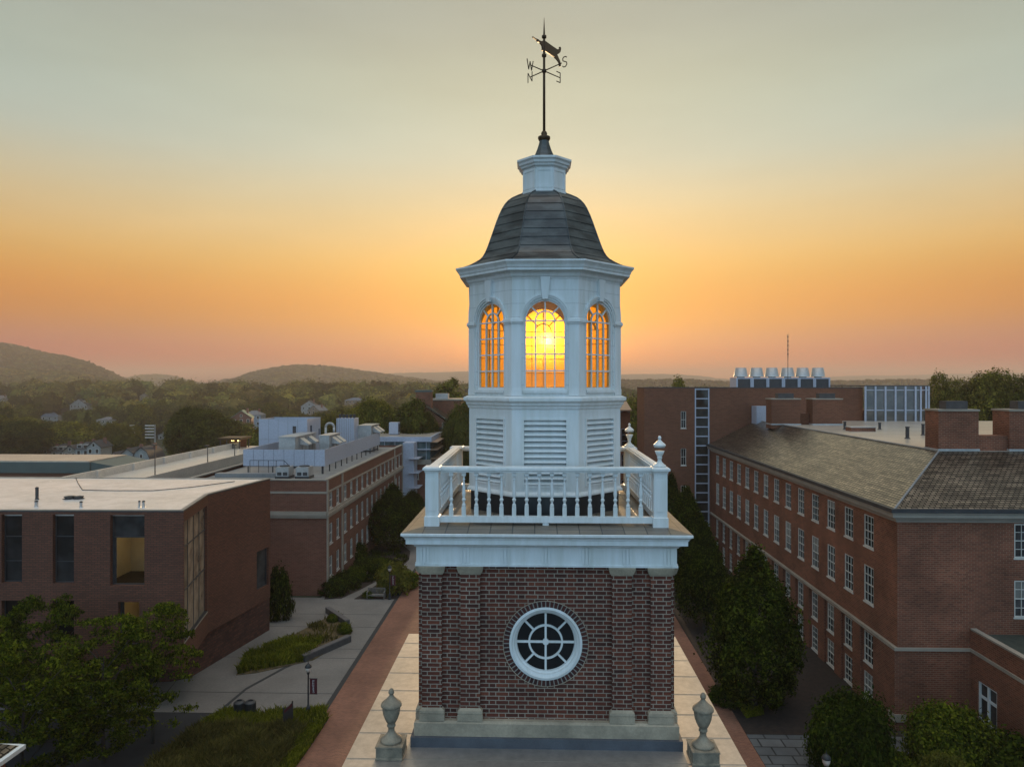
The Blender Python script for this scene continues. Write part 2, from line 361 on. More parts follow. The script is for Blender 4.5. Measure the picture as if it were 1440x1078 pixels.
def share(proto, parent, loc_w, rz=0.0, name=None):
    """a copy of one part (mesh shared) under a parent, at a world place"""
    c = proto.copy(); COL.objects.link(c); c.parent = parent
    c.location = Vector(loc_w)-Vector(parent['_w']); c.rotation_euler = (0, 0, rz); c['_w'] = tuple(loc_w)
    return c
def wall(mb, fr, s0, s1, z0, z1, holes=(), rev=.12):
    """a wall plane with real openings and their reveals"""
    ss = sorted({s0, s1, *[h[0] for h in holes], *[h[1] for h in holes]}); zz = sorted({z0, z1, *[h[2] for h in holes], *[h[3] for h in holes]})
    P = fr.P
    for a, b in zip(ss, ss[1:]):
        for c, d in zip(zz, zz[1:]):
            ms, mz = (a+b)/2, (c+d)/2
            if any(h[0] < ms < h[1] and h[2] < mz < h[3] for h in holes): continue
            mb.face([P(a, 0, c), P(b, 0, c), P(b, 0, d), P(a, 0, d)])
    for a, b, c, d in holes:
        mb.face([P(a, 0, c), P(a, -rev, c), P(a, -rev, d), P(a, 0, d)]); mb.face([P(b, 0, c), P(b, -rev, c), P(b, -rev, d), P(b, 0, d)])
        mb.face([P(a, 0, d), P(a, -rev, d), P(b, -rev, d), P(b, 0, d)]); mb.face([P(a, 0, c), P(a, -rev, c), P(b, -rev, c), P(b, 0, c)])
WCACHE = {}
WR = random.Random(4)
def sash(parent, *a, **k):
    o = sash_frame(parent, *a, **k)
    if k.get('blinds') and WR.random() < .28:
        x0, x1, y, z0, z1 = o['_b']; q = z1-(z1-z0)*WR.choice((.3, .48, .48, .7))
        g = MB(); g.face([(x0, y, q), (x1, y, q), (x1, y, z1), (x0, y, z1)]); b = g.build('blind', 'blind', None, origin=(0, 0, 0)); b.parent = o
    return o
def sash_frame(parent, fr, s0, s1, z0, z1, cols=3, rows=4, rec=.11, mat='trim', pane='darkglass', fw=.07, mw=.028, sill=True, name='window', blinds=False):
    """a window: frame with muntins (one mesh), its panes as a sub-part; copies share their meshes"""
    w, h = s1-s0, z1-z0; key = (round(w, 2), round(h, 2), cols, rows, mat, pane, fw, mw, sill, rec)
    rz = math.atan2(fr.t[1], fr.t[0]); loc = fr.P(s0, 0, z0)
    if key in WCACHE:
        a, b = WCACHE[key]; o = share(a, parent, loc, rz)
        c = b.copy(); COL.objects.link(c); c.parent = o; return o
    m = MB(); y0, y1 = rec-.04, rec+.03
    m.box(0, fw, y0, y1, 0, h); m.box(w-fw, w, y0, y1, 0, h); m.box(fw, w-fw, y0, y1, h-fw, h); m.box(fw, w-fw, y0, y1, 0, fw)
    for k in range(1, cols):
        x = w*k/cols; m.box(x-mw/2, x+mw/2, y0+.012, y1, fw, h-fw)
    for k in range(1, rows):
        z = h*k/rows; q = .05 if (rows % 2 == 0 and k == rows//2) else mw
        m.box(fw, w-fw, y0+.009 if q < .05 else y0-.005, y1-.002, z-q/2, z+q/2)
    if sill: m.box(-.05, w+.05, -.05, rec+.02, -.09, -.001)
    o = m.build(name, mat, None, origin=(0, 0, 0)); o.parent = parent
    o.location = Vector(loc)-Vector(parent['_w']); o.rotation_euler = (0, 0, rz); o['_w'] = tuple(loc)
    g = MB(); g.face([(.01, y1-.012, .01), (w-.01, y1-.012, .01), (w-.01, y1-.012, h-.01), (.01, y1-.012, h-.01)])
    p = g.build('pane', pane, None, origin=(0, 0, 0)); p.parent = o
    o['_b'] = (.02, w-.02, y1-.016, .02, h-.02)
    WCACHE[key] = (o, p); return o
def text_mesh(body, size, thick=.004):
    cu = bpy.data.curves.new('lettering', 'FONT'); cu.body = body; cu.size = size; cu.extrude = thick; cu.align_x = 'CENTER'; cu.align_y = 'CENTER'
    t = bpy.data.objects.new('lettering', cu); COL.objects.link(t)
    me = bpy.data.meshes.new_from_object(t.evaluated_get(bpy.context.evaluated_depsgraph_get()))
    bpy.data.objects.remove(t); return me
def quads_mesh(name, V, mat, tone=None):
    """V: (n,4,3) array of loose quads"""
    n = len(V); me = bpy.data.meshes.new(name); me.vertices.add(n*4); me.vertices.foreach_set('co', V.reshape(-1).astype(np.float32))
    me.loops.add(n*4); me.loops.foreach_set('vertex_index', np.arange(n*4, dtype=np.int32))
    me.polygons.add(n); me.polygons.foreach_set('loop_start', np.arange(0, n*4, 4, dtype=np.int32))
    if tone is not None:
        a = me.attributes.new('crown_tone', 'FLOAT_COLOR', 'FACE'); a.data.foreach_set('color', np.concatenate([tone, np.ones((n, 1))], 1).reshape(-1).astype(np.float32))
    me.update(calc_edges=True); me.materials.append(MT[mat]); return me
def core_quads(C, S, nu=9, nv=5, rg=None):
    """closed leafy mass inside each crown: C centres (n,3), S half sizes (n,3)"""
    th = np.linspace(0, 2*np.pi, nu+1); ph = np.linspace(-.75, np.pi/2, nv+1)
    D = np.array([[[np.cos(p)*np.cos(t), np.cos(p)*np.sin(t), np.sin(p)] for t in th] for p in ph])
    n = len(C); J = np.ones((n, nv+1, nu+1, 1)) if rg is None else 1+.16*rg.normal(size=(n, nv+1, nu+1, 1)); J[:, :, -1] = J[:, :, 0]; J[:, -1] = 1
    P = C[:, None, None, :]+D[None]*J*S[:, None, None, :]
    Q = np.stack([P[:, :-1, :-1], P[:, :-1, 1:], P[:, 1:, 1:], P[:, 1:, :-1]], 3); return Q.reshape(-1, 4, 3)
def leaf_quads(rng, C, size, up=.4, aspect=.55, var=.35, out=None, k=1.0):
    n = len(C); nrm = rng.normal(size=(n, 3))*(1 if out is None else .62)
    if out is not None: nrm += out*k
    nrm[:, 2] += up*1.5; nrm /= np.linalg.norm(nrm, axis=1, keepdims=True)
    a = np.cross(nrm, rng.normal(size=(n, 3))); a /= np.linalg.norm(a, axis=1, keepdims=True); b = np.cross(nrm, a)
    s = (size*(1+var*rng.normal(size=n)).clip(.4, 2))[:, None]
    return np.stack([C+a*s*.5, C+b*s*.5*aspect, C-a*s*.5, C-b*s*.5*aspect], axis=1)
# ------------------------------------------------------------------ the bell tower
XC, YC, ZR = 0.18, 13.69, 14.10
def arc_band(m, fr, cs, cz, r0, r1, d0, d1, a0, a1, n, close=False):
    rings = []
    for k in range(n+1):
        t = a0+(a1-a0)*k/n; c, s_ = math.cos(t), math.sin(t)
        rings.append([fr.P(cs+r0*c, d0, cz+r0*s_), fr.P(cs+r1*c, d0, cz+r1*s_), fr.P(cs+r1*c, d1, cz+r1*s_), fr.P(cs+r0*c, d1, cz+r0*s_)])
    m.loft(rings, not close, not close)
def bar(m, fr, s0, z0, s1, z1, w, d0, d1):
    l = math.hypot(s1-s0, z1-z0); u, v = (s1-s0)/l, (z1-z0)/l; p, q = -v*w/2, u*w/2
    c = [(s0+p, z0+q), (s1+p, z1+q), (s1-p, z1-q), (s0-p, z0-q)]
    m.hexa([fr.P(a, d0, b) for a, b in c], [fr.P(a, d1, b) for a, b in c])
def face_frame(k, a, cx=XC, cy_=YC, n=4):
    t = -math.pi/2+2*math.pi*k/n; nx, ny = math.cos(t), math.sin(t)
    return Frame(cx+a*nx, cy_+a*ny, nx, ny)
def build_tower():
    T = empty('bell_tower', (XC, YC, ZR), 'white octagonal cupola with arched windows on a square brick tower', 'bell tower')
    MB().sqr(XC, YC, [(2.20, ZR), (2.20, 14.26)]).build('base_course', 'bluestone', T)
    MB().sqr(XC, YC, [(2.15, 14.262), (2.15, 14.47), (2.11, 14.50), (2.03, 14.502)]).build('plinth', 'stone', T)
    # brick shaft, front face with a round hole
    W = 2.025; m = MB(); zc = 15.74; fr = face_frame(0, W); q = .80; r = .69
    wall(m, fr, -W, W, 14.5, 17.03, [(-q, q, zc-q, zc+q)], 0)
    n = 64
    for k in range(n):
        t0, t1 = 2*math.pi*k/n, 2*math.pi*(k+1)/n
        def sqp(t):
            c, s_ = math.cos(t), math.sin(t); l = q/max(abs(c), abs(s_)); return c*l, s_*l
        (a, b), (c, d) = sqp(t0), sqp(t1)
        m.face([fr.P(r*math.cos(t0), 0, zc+r*math.sin(t0)), fr.P(a, 0, zc+b), fr.P(c, 0, zc+d), fr.P(r*math.cos(t1), 0, zc+r*math.sin(t1))])
    for k in (1, 2, 3): wall(m, face_frame(k, W), -W, W, 14.5, 17.03)
    shaft = m.build('brick_shaft', 'towerbrick', T)
    m = MB(); ri, ro = .592, .692
    for k in range(n):
        t0, t1 = 2*math.pi*k/n, 2*math.pi*(k+1)/n; P = lambda rr, t, d: fr.P(rr*math.cos(t), d, zc+rr*math.sin(t))
        u0, u1 = t0*.6493, t1*.6493
        m.face([P(ri, t0, .004), P(ro, t0, .004), P(ro, t1, .004), P(ri, t1, .004)], [(u0, .01), (u0, .29), (u1, .29), (u1, .01)])
        m.face([P(ro, t0, -.002), P(ro, t1, -.002), P(ro, t1, .004), P(ro, t0, .004)], [(u0, .01), (u1, .01), (u1, .29), (u0, .29)])
    m.build('brick_arch', 'voussoir', T)
    m = MB(); arc_band(m, fr, 0, zc, .695, .704, -.004, .006, 0, 2*math.pi, 64, True); m.build('mortar_ring', 'stone', T)
    m = MB()
    prof = [(.598, .012), (.560, .020), (.545, -.005), (.515, -.02), (.505, -.055), (.480, -.075), (.470, -.125)]
    m.loft([[fr.P(rr*math.cos(2*math.pi*k/n), d, zc+rr*math.sin(2*math.pi*k/n)) for k in range(n)] for rr, d in [(.598, -.14)]+prof], False, False)
    rw = m.build('round_window', 'white', T, smooth=False)
    m = MB()
    m.face([fr.P(.48*math.cos(2*math.pi*k/n), -.118, zc+.48*math.sin(2*math.pi*k/n)) for k in range(n)]); m.build('pane', 'darkglass', rw)
    m = MB(); d0, d1 = -.115, -.085
    for k in range(4): bar(m, fr, .045*math.cos(k*math.pi/2), zc+.045*math.sin(k*math.pi/2), .475*math.cos(k*math.pi/2), zc+.475*math.sin(k*math.pi/2), .034, d0, d1)
    for k in range(4):
        t = math.pi/4+k*math.pi/2; bar(m, fr, .27*math.cos(t), zc+.27*math.sin(t), .475*math.cos(t), zc+.475*math.sin(t), .03, d0, d1-.002)
    arc_band(m, fr, 0, zc, .257, .287, d0, d1+.003, 0, 2*math.pi, 40, True)
    arc_band(m, fr, 0, zc, .0, .052, d0, d1+.008, 0, 2*math.pi, 16, True)
    m.build('muntin', 'white', rw)
    # pilasters with capital and base
    for k in range(4):
        f4 = face_frame(k, W)
        for s0, s1 in ((-2.025, -1.70), (-1.395, -1.075), (1.075, 1.395), (1.70, 2.025)):
            p = MB().fbox(f4, s0, s1, -.01, .065, 14.70, 16.88).build('pilaster', 'towerbrick', T)
            c = MB()
            for z0, z1, e in ((16.88, 16.905, .012), (16.905, 17.0, .03), (17.0, 17.022, .055)):
                e1 = e+.028 if z0 == 16.905 else e
                P = f4.P
                c.hexa([P(s0-e, -.005, z0), P(s1+e, -.005, z0), P(s1+e, .065+e, z0), P(s0-e, .065+e, z0)], [P(s0-e1, -.005, z1), P(s1+e1, -.005, z1), P(s1+e1, .065+e1, z1), P(s0-e1, .065+e1, z1)])
            c.build('capital', 'stone', p)
            b = MB()
            for z0, z1, e0, e1 in ((14.50, 14.60, .045, .045), (14.60, 14.625, .035, .035), (14.625, 14.665, .045, .04), (14.665, 14.70, .035, .004)):
                P = f4.P
                b.hexa([P(s0-e0, -.005, z0), P(s1+e0, -.005, z0), P(s1+e0, .065+e0, z0), P(s0-e0, .065+e0, z0)], [P(s0-e1, -.005, z1), P(s1+e1, -.005, z1), P(s1+e1, .065+e1, z1), P(s0-e1, .065+e1, z1)])
            b.build('pilaster_base', 'stone', p)
    # frieze and cornice
    m = MB().sqr(XC, YC, [(2.135, 17.022), (2.135, 17.055), (2.115, 17.058), (2.115, 17.345)])
    m.build('frieze', 'white', T)
    for k in range(4):
        f4 = face_frame(k, 2.115)
        for s in (-1.98, -1.32, -.66, 0, .66, 1.32, 1.98):
            g = MB()
            for j in (-1, 0, 1): g.fbox(f4, s+j*.055-.019, s+j*.055+.019, .0015, .014, 17.075, 17.335)
            for j in (-1.5, -.5, .5, 1.5): g.fbox(f4, s+j*.038-.009, s+j*.038+.009, .02, .031, 17.030, 17.062)
            g.build('triglyph', 'white', T)
    MB().sqr(XC, YC, [(2.12, 17.335), (2.14, 17.345), (2.155, 17.37), (2.20, 17.395), (2.22, 17.40), (2.265, 17.405), (2.265, 17.478), (2.275, 17.482), (2.285, 17.51), (2.32, 17.545), (2.335, 17.55), (2.335, 17.585), (2.325, 17.592)]).build('cornice', 'white', T)
    MB().sqr(XC, YC, [(2.322, 17.594), (2.322, 17.602), (1.95, 17.652), (1.0, 17.70)]).build('deck', 'slate_deck', T)
    # balustrade
    H = 1.88
    zb, z1 = 17.80, 18.53
    bp = [(.018, .0), (.026, .155), (.034, .165), (.030, .195), (.018, .212), (.020, .235), (.033, .262), (.034, .275), (.020, .30), (.026, .33), (.031, .37), (.021, .52), (.015, .585), (.024, .60), (.024, .612), (.016, .622), (.020, .645), (.034, .672)]
    proto = None
    for k in range(4):
        f4 = face_frame(k, H)
        m = MB(); m.fbox(f4, -1.80, 1.80, -.07, .07, z1, z1+.035); m.fbox(f4, -1.80, 1.80, -.095, .095, z1+.035, z1+.075); m.fbox(f4, -1.80, 1.80, -.06, .06, z1+.075, z1+.092)
        rail = m.build('balustrade', 'white', T)
        m = MB(); m.fbox(f4, -1.80, 1.80, -.055, .055, 17.70, zb); m.fbox(f4, -.05, .05, -.04, .04, 17.64, 17.698); m.build('bottom_rail', 'white', rail)
        for j in range(16):
            s = -1.57+3.14*j/15; p = f4.P(s, 0, zb)
            if proto is None:
                m = MB(); m.sqr(0, 0, [(.034, 0), (.034, .15)]); m.sqr(0, 0, [(.034, .668), (.034, .73)])
                m.lathe(0, 0, bp, 12); proto = m.build('baluster', 'white', None, origin=(0, 0, 0)); proto.parent = rail
                proto.location = Vector(p)-Vector(rail['_w'])
            else: share(proto, rail, p, math.atan2(f4.t[1], f4.t[0]))
    for sx in (-1, 1):
        for sy in (-1, 1):
            x, y = XC+sx*H, YC+sy*H
            m = MB().sqr(x, y, [(.125, 17.62), (.125, 17.80), (.108, 17.81), (.108, z1)]); m.sqr(x, y, [(.115, z1-.005), (.125, z1+.03), (.15, z1+.04), (.15, z1+.075), (.125, z1+.095)])
            for k in range(4):
                f4 = face_frame(k, .108, x, y); m.fbox(f4, -.07, .07, -.01, .008, 17.90, 18.42)
            m.build('corner_post', 'white', T)
    # louvre stage
    MB().oct(XC, YC, [(1.36, 17.66), (1.36, 18.10)]).build('skirt', 'black', T)
    A = 1.39; hw = A*math.tan(math.pi/8)
    m = MB()
    for k in range(8):
        f8 = face_frame(k, A, n=8); wall(m, f8, -hw, hw, 18.10, 19.57, [(-.40, .40, 18.20, 19.40)], .09)
    m.oct(XC, YC, [(1.43, 18.045), (1.43, 18.075), (1.385, 18.13)], True, False); m.build('louvre_stage', 'white', T)
    for k in range(8):
        f8 = face_frame(k, A, n=8); m = MB()
        for s in (-.40, .365): m.fbox(f8, s, s+.035, -.08, .014, 18.20, 19.40)
        m.fbox(f8, -.365, .365, -.08, .013, 19.365, 19.40); m.fbox(f8, -.365, .365, -.08, .013, 18.20, 18.235)
        lf = m.build('louvre_frame', 'white', T)
        m = MB(); P = f8.P
        for j in range(12):
            z = 18.245+j*.0945
            m.hexa([P(-.364, .012, z), P(.364, .012, z), P(.364, .012, z+.016), P(-.364, .012, z+.016)], [P(-.364, -.075, z+.075), P(.364, -.075, z+.075), P(.364, -.075, z+.091), P(-.364, -.075, z+.091)])
        m.build('louvre_slat', 'white', lf)
        m = MB(); m.face([P(-.4, -.088, 18.2), P(.4, -.088, 18.2), P(.4, -.088, 19.4), P(-.4, -.088, 19.4)]); m.build('backing', 'black', lf)
    MB().oct(XC, YC, [(1.385, 19.55), (1.41, 19.56), (1.42, 19.60), (1.445, 19.625), (1.45, 19.66), (1.485, 19.685), (1.495, 19.70), (1.495, 19.745), (1.43, 19.775), (1.385, 19.785), (1.30, 19.786)]).build('ledge', 'white', T)
    # lantern
    A = 1.385; hw = A*math.tan(math.pi/8); zs = 21.09; ow = .365; zb0 = 19.885; zt = 21.90; na = 20
    m = MB()
    for k in range(8):
        ow = .50 if k in (3, 4, 5) else .365
        for a, in ((A,), (A-.11,)):
            f8 = face_frame(k, a, n=8); h = a*math.tan(math.pi/8); P = f8.P
            m.face([P(-h, 0, 19.77), P(h, 0, 19.77), P(h, 0, zb0), P(-h, 0, zb0)])
            for sg in (-1, 1): m.face([P(sg*h, 0, zb0), P(sg*ow, 0, zb0), P(sg*ow, 0, zs), P(sg*h, 0, zs)])
            for j in range(na):
                t0, t1 = math.pi-math.pi*j/na, math.pi-math.pi*(j+1)/na
                x0, x1 = ow*math.cos(t0), ow*math.cos(t1)
                b0, b1 = (-h if j == 0 else x0), (h if j == na-1 else x1)
                if j == 0: m.face([P(-h, 0, zs), P(-ow, 0, zs), P(-ow, 0, zt), P(-h, 0, zt)])
                if j == na-1: m.face([P(h, 0, zs), P(ow, 0, zs), P(ow, 0, zt), P(h, 0, zt)])
                m.face([P(x0, 0, zs+ow*math.sin(t0)), P(x1, 0, zs+ow*math.sin(t1)), P(x1, 0, zt), P(x0, 0, zt)])
        f8 = face_frame(k, A, n=8); P = f8.P
        loop = [(-ow, zb0), (-ow, zs)]+[(ow*math.cos(math.pi-math.pi*j/na), zs+ow*math.sin(math.pi-math.pi*j/na)) for j in range(1, na)]+[(ow, zs), (ow, zb0)]
        for (a, b), (c, d) in zip(loop, loop[1:]+loop[:1]): m.face([P(a, 0, b), P(c, 0, d), P(c, -.11, d), P(a, -.11, b)])
    m.build('lantern', 'boards', T)
    MB().oct(XC, YC, [(1.28, 19.787), (1.28, 19.80)]).build('lantern_floor', 'white', T)
    MB().oct(XC, YC, [(1.27, 21.86), (1.27, 21.89)]).build('lantern_ceiling', 'white', T)
    for k in range(8):
        f8 = face_frame(k, A, n=8); P = f8.P; d0, d1 = -.085, -.045; gw = .334; ow = .365
        if k in (3, 4, 5): gw, ow = .478, .50
        m = MB()
        for sg in (-1, 1): m.fbox(f8, min(sg*gw, sg*ow), max(sg*gw, sg*ow), d0, d1+.02, zb0, zs)
        m.fbox(f8, -gw, gw, d0, d1+.02, zb0, 19.93); arc_band(m, f8, 0, zs, gw, ow, d0, d1+.02, 0, math.pi, 20)
        mw = .007 if k in (3, 4, 5) else .012; cs = gw/2
        for s in (-cs, 0, cs): m.fbox(f8, s-mw, s+mw, d0, d1, 19.93, zs)
        for j in range(1, 5): m.fbox(f8, -gw, gw, d0-.002, d1-.003, 19.93+j*.29-mw*.92, 19.93+j*.29+mw*.92)
        m.fbox(f8, -.012, .012, d0, d1, zs+.012, zs+gw)
        for t in (math.pi/4, 3*math.pi/4): bar(m, f8, .167*math.cos(t), zs+.167*math.sin(t), gw*math.cos(t), zs+gw*math.sin(t), .024, d0, d1-.002)
        arc_band(m, f8, 0, zs, .156, .178, d0, d1-.004, 0, math.pi, 16)
        w = m.build('arched_window', 'white', T)
        m = MB(); m.face([P(-gw, -.068, 19.92), P(gw, -.068, 19.92)]+[P(gw*math.cos(math.pi*j/20), -.068, zs+gw*math.sin(math.pi*j/20)) for j in range(21)]); m.build('pane', 'rearglass' if k in (2, 3, 4, 5, 6) else 'frontglass', w)
        m = MB(); ra = ow+.010; arc_band(m, f8, 0, zs+.03, ra, ra+.030, -.005, .022, 0, math.pi, 24); arc_band(m, f8, 0, zs+.03, ra+.030, ra+.057, -.005, .036, 0, math.pi, 24); m.build('archivolt', 'white', T)
        m = MB(); m.hexa([P(-.05, -.004, 21.09+ow), P(.05, -.004, 21.09+ow), P(.05, .052, 21.09+ow), P(-.05, .052, 21.09+ow)], [P(-.085, -.004, 21.84), P(.085, -.004, 21.84), P(.085, .06, 21.84), P(-.085, .06, 21.84)]); m.build('keystone', 'white', T)
        e = math.tan(math.pi/8)
        for sg in (-1, 1):
            m = MB()
            def seg(sa, d, z0, z1):
                so = hw+d*e; lo, hi = sorted((sg*sa, sg*hw)); lo2, hi2 = sorted((sg*sa, sg*so))
                m.hexa([P(lo, -.004, z0), P(hi, -.004, z0), P(hi2, d, z0), P(lo2, d, z0)], [P(lo, -.004, z1), P(hi, -.004, z1), P(hi2, d, z1), P(lo2, d, z1)])
            q = ow-.365; seg(.41+q, .016, 19.90, 21.03); seg(.40+q, .024, 19.786, 19.90); seg(.39+q, .03, 21.03, 21.06); seg(.375+q, .052, 21.06, 21.10); seg(.385+q, .04, 21.10, 21.12)
            m.build('pilaster_strip', 'white', T)
        m = MB(); m.fbox(f8, -.385, .385, -.02, .035, 19.835, 19.884); m.build('window_sill', 'white', T)
    MB().oct(XC, YC, [(1.39, 21.80), (1.40, 21.83), (1.43, 21.86), (1.44, 21.90), (1.475, 21.935), (1.555, 21.94), (1.555, 21.985), (1.57, 21.99), (1.585, 22.03), (1.62, 22.075), (1.63, 22.08), (1.63, 22.11), (1.38, 22.15)]).build('roof_cornice', 'white', T)
    # bell roof
    pts = [(1.47, 22.135), (1.38, 22.17), (1.19, 22.29), (1.105, 22.41), (1.031, 22.596), (.938, 22.874), (.846, 23.14), (.739, 23.357), (.605, 23.494), (.40, 23.60)]
    dense = []
    for i in range(len(pts)-1):
        p0 = np.array(pts[max(i-1, 0)]); p1 = np.array(pts[i]); p2 = np.array(pts[i+1]); p3 = np.array(pts[min(i+2, len(pts)-1)])
        for t in np.linspace(0, 1, 12, endpoint=False): dense.append(.5*((2*p1)+(-p0+p2)*t+(2*p0-5*p1+4*p2-p3)*t*t+(-p0+3*p1-3*p2+p3)*t**3))
    dense = np.array(dense+[np.array(pts[-1])]); L_ = np.concatenate([[0], np.cumsum(np.linalg.norm(np.diff(dense, axis=0), axis=1))])
    prof = []; nrow = 11
    for j in range(nrow):
        for i, t in enumerate(np.linspace(j/nrow, (j+1)/nrow, 5)):
            a = np.interp(t*L_[-1], L_, dense[:, 0]); z = np.interp(t*L_[-1], L_, dense[:, 1]); off = .010*(1-i/4)
            if i == 0 and j: prof.append((a-.004, z-.006))
            prof.append((a+off, z))
    MB().oct(XC, YC, prof).build('bell_roof', 'copper', T)
    for k in range(8):
        m = MB(); t = math.pi/8+k*math.pi/4; c = 1/math.cos(math.pi/8)
        pp = [(XC+a*c*math.cos(t), YC+a*c*math.sin(t), z+.006) for a, z in dense[::6]]
        m.path(pp, .016, 5)
        m.build('hip_ridge', 'copper', T)
    m = MB().oct(XC, YC, [(.42, 23.57), (.42, 23.63), (.396, 23.64), (.396, 24.06)])
    for k in range(8):
        f8 = face_frame(k, .396, n=8)
        for s0, s1, z0, z1 in ((-.15, -.115, 23.66, 24.03), (.115, .15, 23.66, 24.03), (-.115, .115, 23.66, 23.71), (-.115, .115, 23.98, 24.03)): m.fbox(f8, s0, s1, -.003, .010, z0, z1)
    m.build('cap_drum', 'white', T)
    MB().oct(XC, YC, [(.40, 24.03), (.41, 24.05), (.44, 24.07), (.45, 24.10), (.475, 24.12), (.485, 24.16), (.515, 24.19), (.515, 24.225), (.24, 24.255)]).build('cap_cornice', 'white', T)
    MB().oct(XC, YC, [(.245, 24.25), (.235, 24.27), (.185, 24.35), (.14, 24.46), (.105, 24.57), (.085, 24.66)]).build('spire', 'copper', T)
    return T
tower = build_tower()
def letter_bars(ch):
    return {'N': [((0, 0), (0, 1)), ((0, 1), (.6, 0)), ((.6, 0), (.6, 1))], 'E': [((0, 0), (0, 1)), ((0, 1), (.55, 1)), ((0, .5), (.4, .5)), ((0, 0), (.55, 0))],
            'W': [((0, 1), (.22, 0)), ((.22, 0), (.42, .85)), ((.42, .85), (.62, 0)), ((.62, 0), (.85, 1))],
            'S': [((.55, .85), (.45, .97)), ((.45, .97), (.2, 1)), ((.2, 1), (.03, .88)), ((.03, .88), (.05, .66)), ((.05, .66), (.3, .52)), ((.3, .52), (.55, .38)), ((.55, .38), (.58, .14)), ((.58, .14), (.4, 0)), ((.4, 0), (.15, .02)), ((.15, .02), (.0, .16))]}[ch]
def build_vane():
    V = empty('weather_vane', (XC, YC, 24.655), 'bronze weather vane on the tall rod above the cupola', 'weather vane')
    MB().lathe(XC, YC, [(.085, 24.65), (.105, 24.67), (.118, 24.70), (.118, 24.735), (.07, 24.745), (.055, 24.77), (.06, 24.80), (.05, 24.83), (.03, 24.85)], 16).build('finial_base', 'bronze', V, True)
    MB().lathe(XC, YC, [(.026, 24.84), (.024, 25.98), (.022, 26.6), (.017, 26.75), (.003, 27.03)], 10).build('rod', 'bronze', V, True)
    MB().lathe(XC, YC, [(.02, 25.96), (.042, 25.98), (.042, 26.03), (.02, 26.05)], 12).build('hub', 'bronze', V, True)
    c45 = math.sqrt(.5)
    arms = {'E': (c45, c45, .39, -1), 'W': (-c45, -c45, .37, 1), 'N': (-c45, c45, .38, 1), 'S': (c45, -c45, .46, 1)}
    for ch, (dx, dy, l, sg) in arms.items():
        a = MB().tube((XC, YC, 26.005), (XC+dx*l, YC+dy*l, 26.005), .011, .009, 6).build('direction_arm', 'bronze', V)
        m = MB(); h = .19; ex, ey = dx*sg, dy*sg
        if ch in 'WN': ex, ey = -dx, -dy
        if ch == 'E': ex, ey = -dx, -dy
        w = .85 if ch == 'W' else .6
        base = l+(0.02 if ch == 'S' else w*h*.55)
        for (p, q), (r_, s_) in letter_bars(ch):
            m.tube((XC+dx*base+ex*p*h, YC+dy*base+ey*p*h, 26.005+(q-.5)*h), (XC+dx*base+ex*r_*h, YC+dy*base+ey*r_*h, 26.005+(s_-.5)*h), .0095, .0095, 5)
        m.build('letter', 'bronze', a)
    fr = Frame(XC, YC, .914, -.405)
    out = [(104, 140), (118, 146), (150, 170), (190, 184), (204, 192), (214, 204), (250, 218), (268, 218), (288, 205), (310, 212), (345, 236), (420, 290), (500, 345), (525, 358), (548, 352), (560, 338), (556, 320), (566, 312), (580, 332), (578, 365), (570, 398), (548, 426), (515, 444), (530, 475), (550, 520), (566, 562), (577, 600), (574, 650), (555, 648), (556, 610), (545, 575), (512, 530), (470, 490), (400, 440), (312, 386), (280, 384), (262, 372), (268, 345), (264, 305), (252, 280), (228, 255), (205, 238), (188, 232), (178, 210), (145, 184), (114, 160)]
    P2 = [fr.S(740+x/11.98, 40+y/11.98) for x, y in out]
    m = MB(); m.loft([[fr.P(a, -.012, b) for a, b in P2], [fr.P(a, .012, b) for a, b in P2]]); m.build('vane_plate', 'bronze', V)
    for z in (26.30, 26.66): MB().lathe(XC, YC, [(.02, z-.04), (.045, z-.02), (.045, z+.02), (.02, z+.04)], 12).build('collar', 'bronze', V, True)
    return V
build_vane()
UP = [(.172, 0), (.172, .035), (.16, .05), (.12, .075), (.075, .12), (.052, .16), (.05, .20), (.056, .225), (.068, .235), (.068, .26), (.056, .27), (.075, .30), (.105, .36), (.130, .43), (.143, .52), (.145, .55), (.163, .558), (.166, .575), (.158, .60), (.135, .625), (.09, .66), (.05, .70), (.032, .725), (.030, .745), (.044, .752), (.046, .775), (.040, .80), (.026, .825), (.0, .838)]
def white_urn(x, y, lab):
    z = 18.625; k = .615
    U = empty('finial_urn', (x, y, z), lab, 'urn', 'white urns on the balustrade posts')
    MB().lathe(x, y, [(r*k, z+h*k) for r, h in UP[:14]], 24).build('urn_body', 'white', U, True)
    MB().lathe(x, y, [(r*k, z+h*k) for r, h in UP[14:]], 24).build('urn_lid', 'white', U, True)
white_urn(XC+1.88, YC-1.88, 'white urn finial on the near corner post of the balustrade')
white_urn(XC+1.88, YC+1.88, 'white urn finial on the far corner post behind the cupola')
def stone_urn(x, y, lab):
    U = empty('stone_urn', (x, y, ZR+.004), lab, 'urn', 'stone urns on the roof before the tower')
    m = MB().sqr(x, y, [(.215, ZR+.004), (.215, ZR+.03), (.205, ZR+.035), (.205, ZR+.185), (.215, ZR+.19), (.215, ZR+.212)])
    for k in range(4): arc_band(m, face_frame(k, .205, x, y), 0, ZR+.11, .055, .07, -.01, .006, 0, 2*math.pi, 24, True)
    m.build('pedestal', 'urnstone', U)
    z = ZR+.213
    MB().lathe(x, y, [(r, z+h) for r, h in UP[:16]], 32).build('urn_body', 'urnstone', U, True)
    MB().lathe(x, y, [(r, z+h) for r, h in UP[15:]], 32).build('urn_lid', 'urnstone', U, True)
stone_urn(XC-2.465, 11.27, 'weathered stone urn beside the red brick walk with street lamp')
stone_urn(XC+2.465, 11.27, 'weathered stone urn on the side of the tower facing the long dormitory')
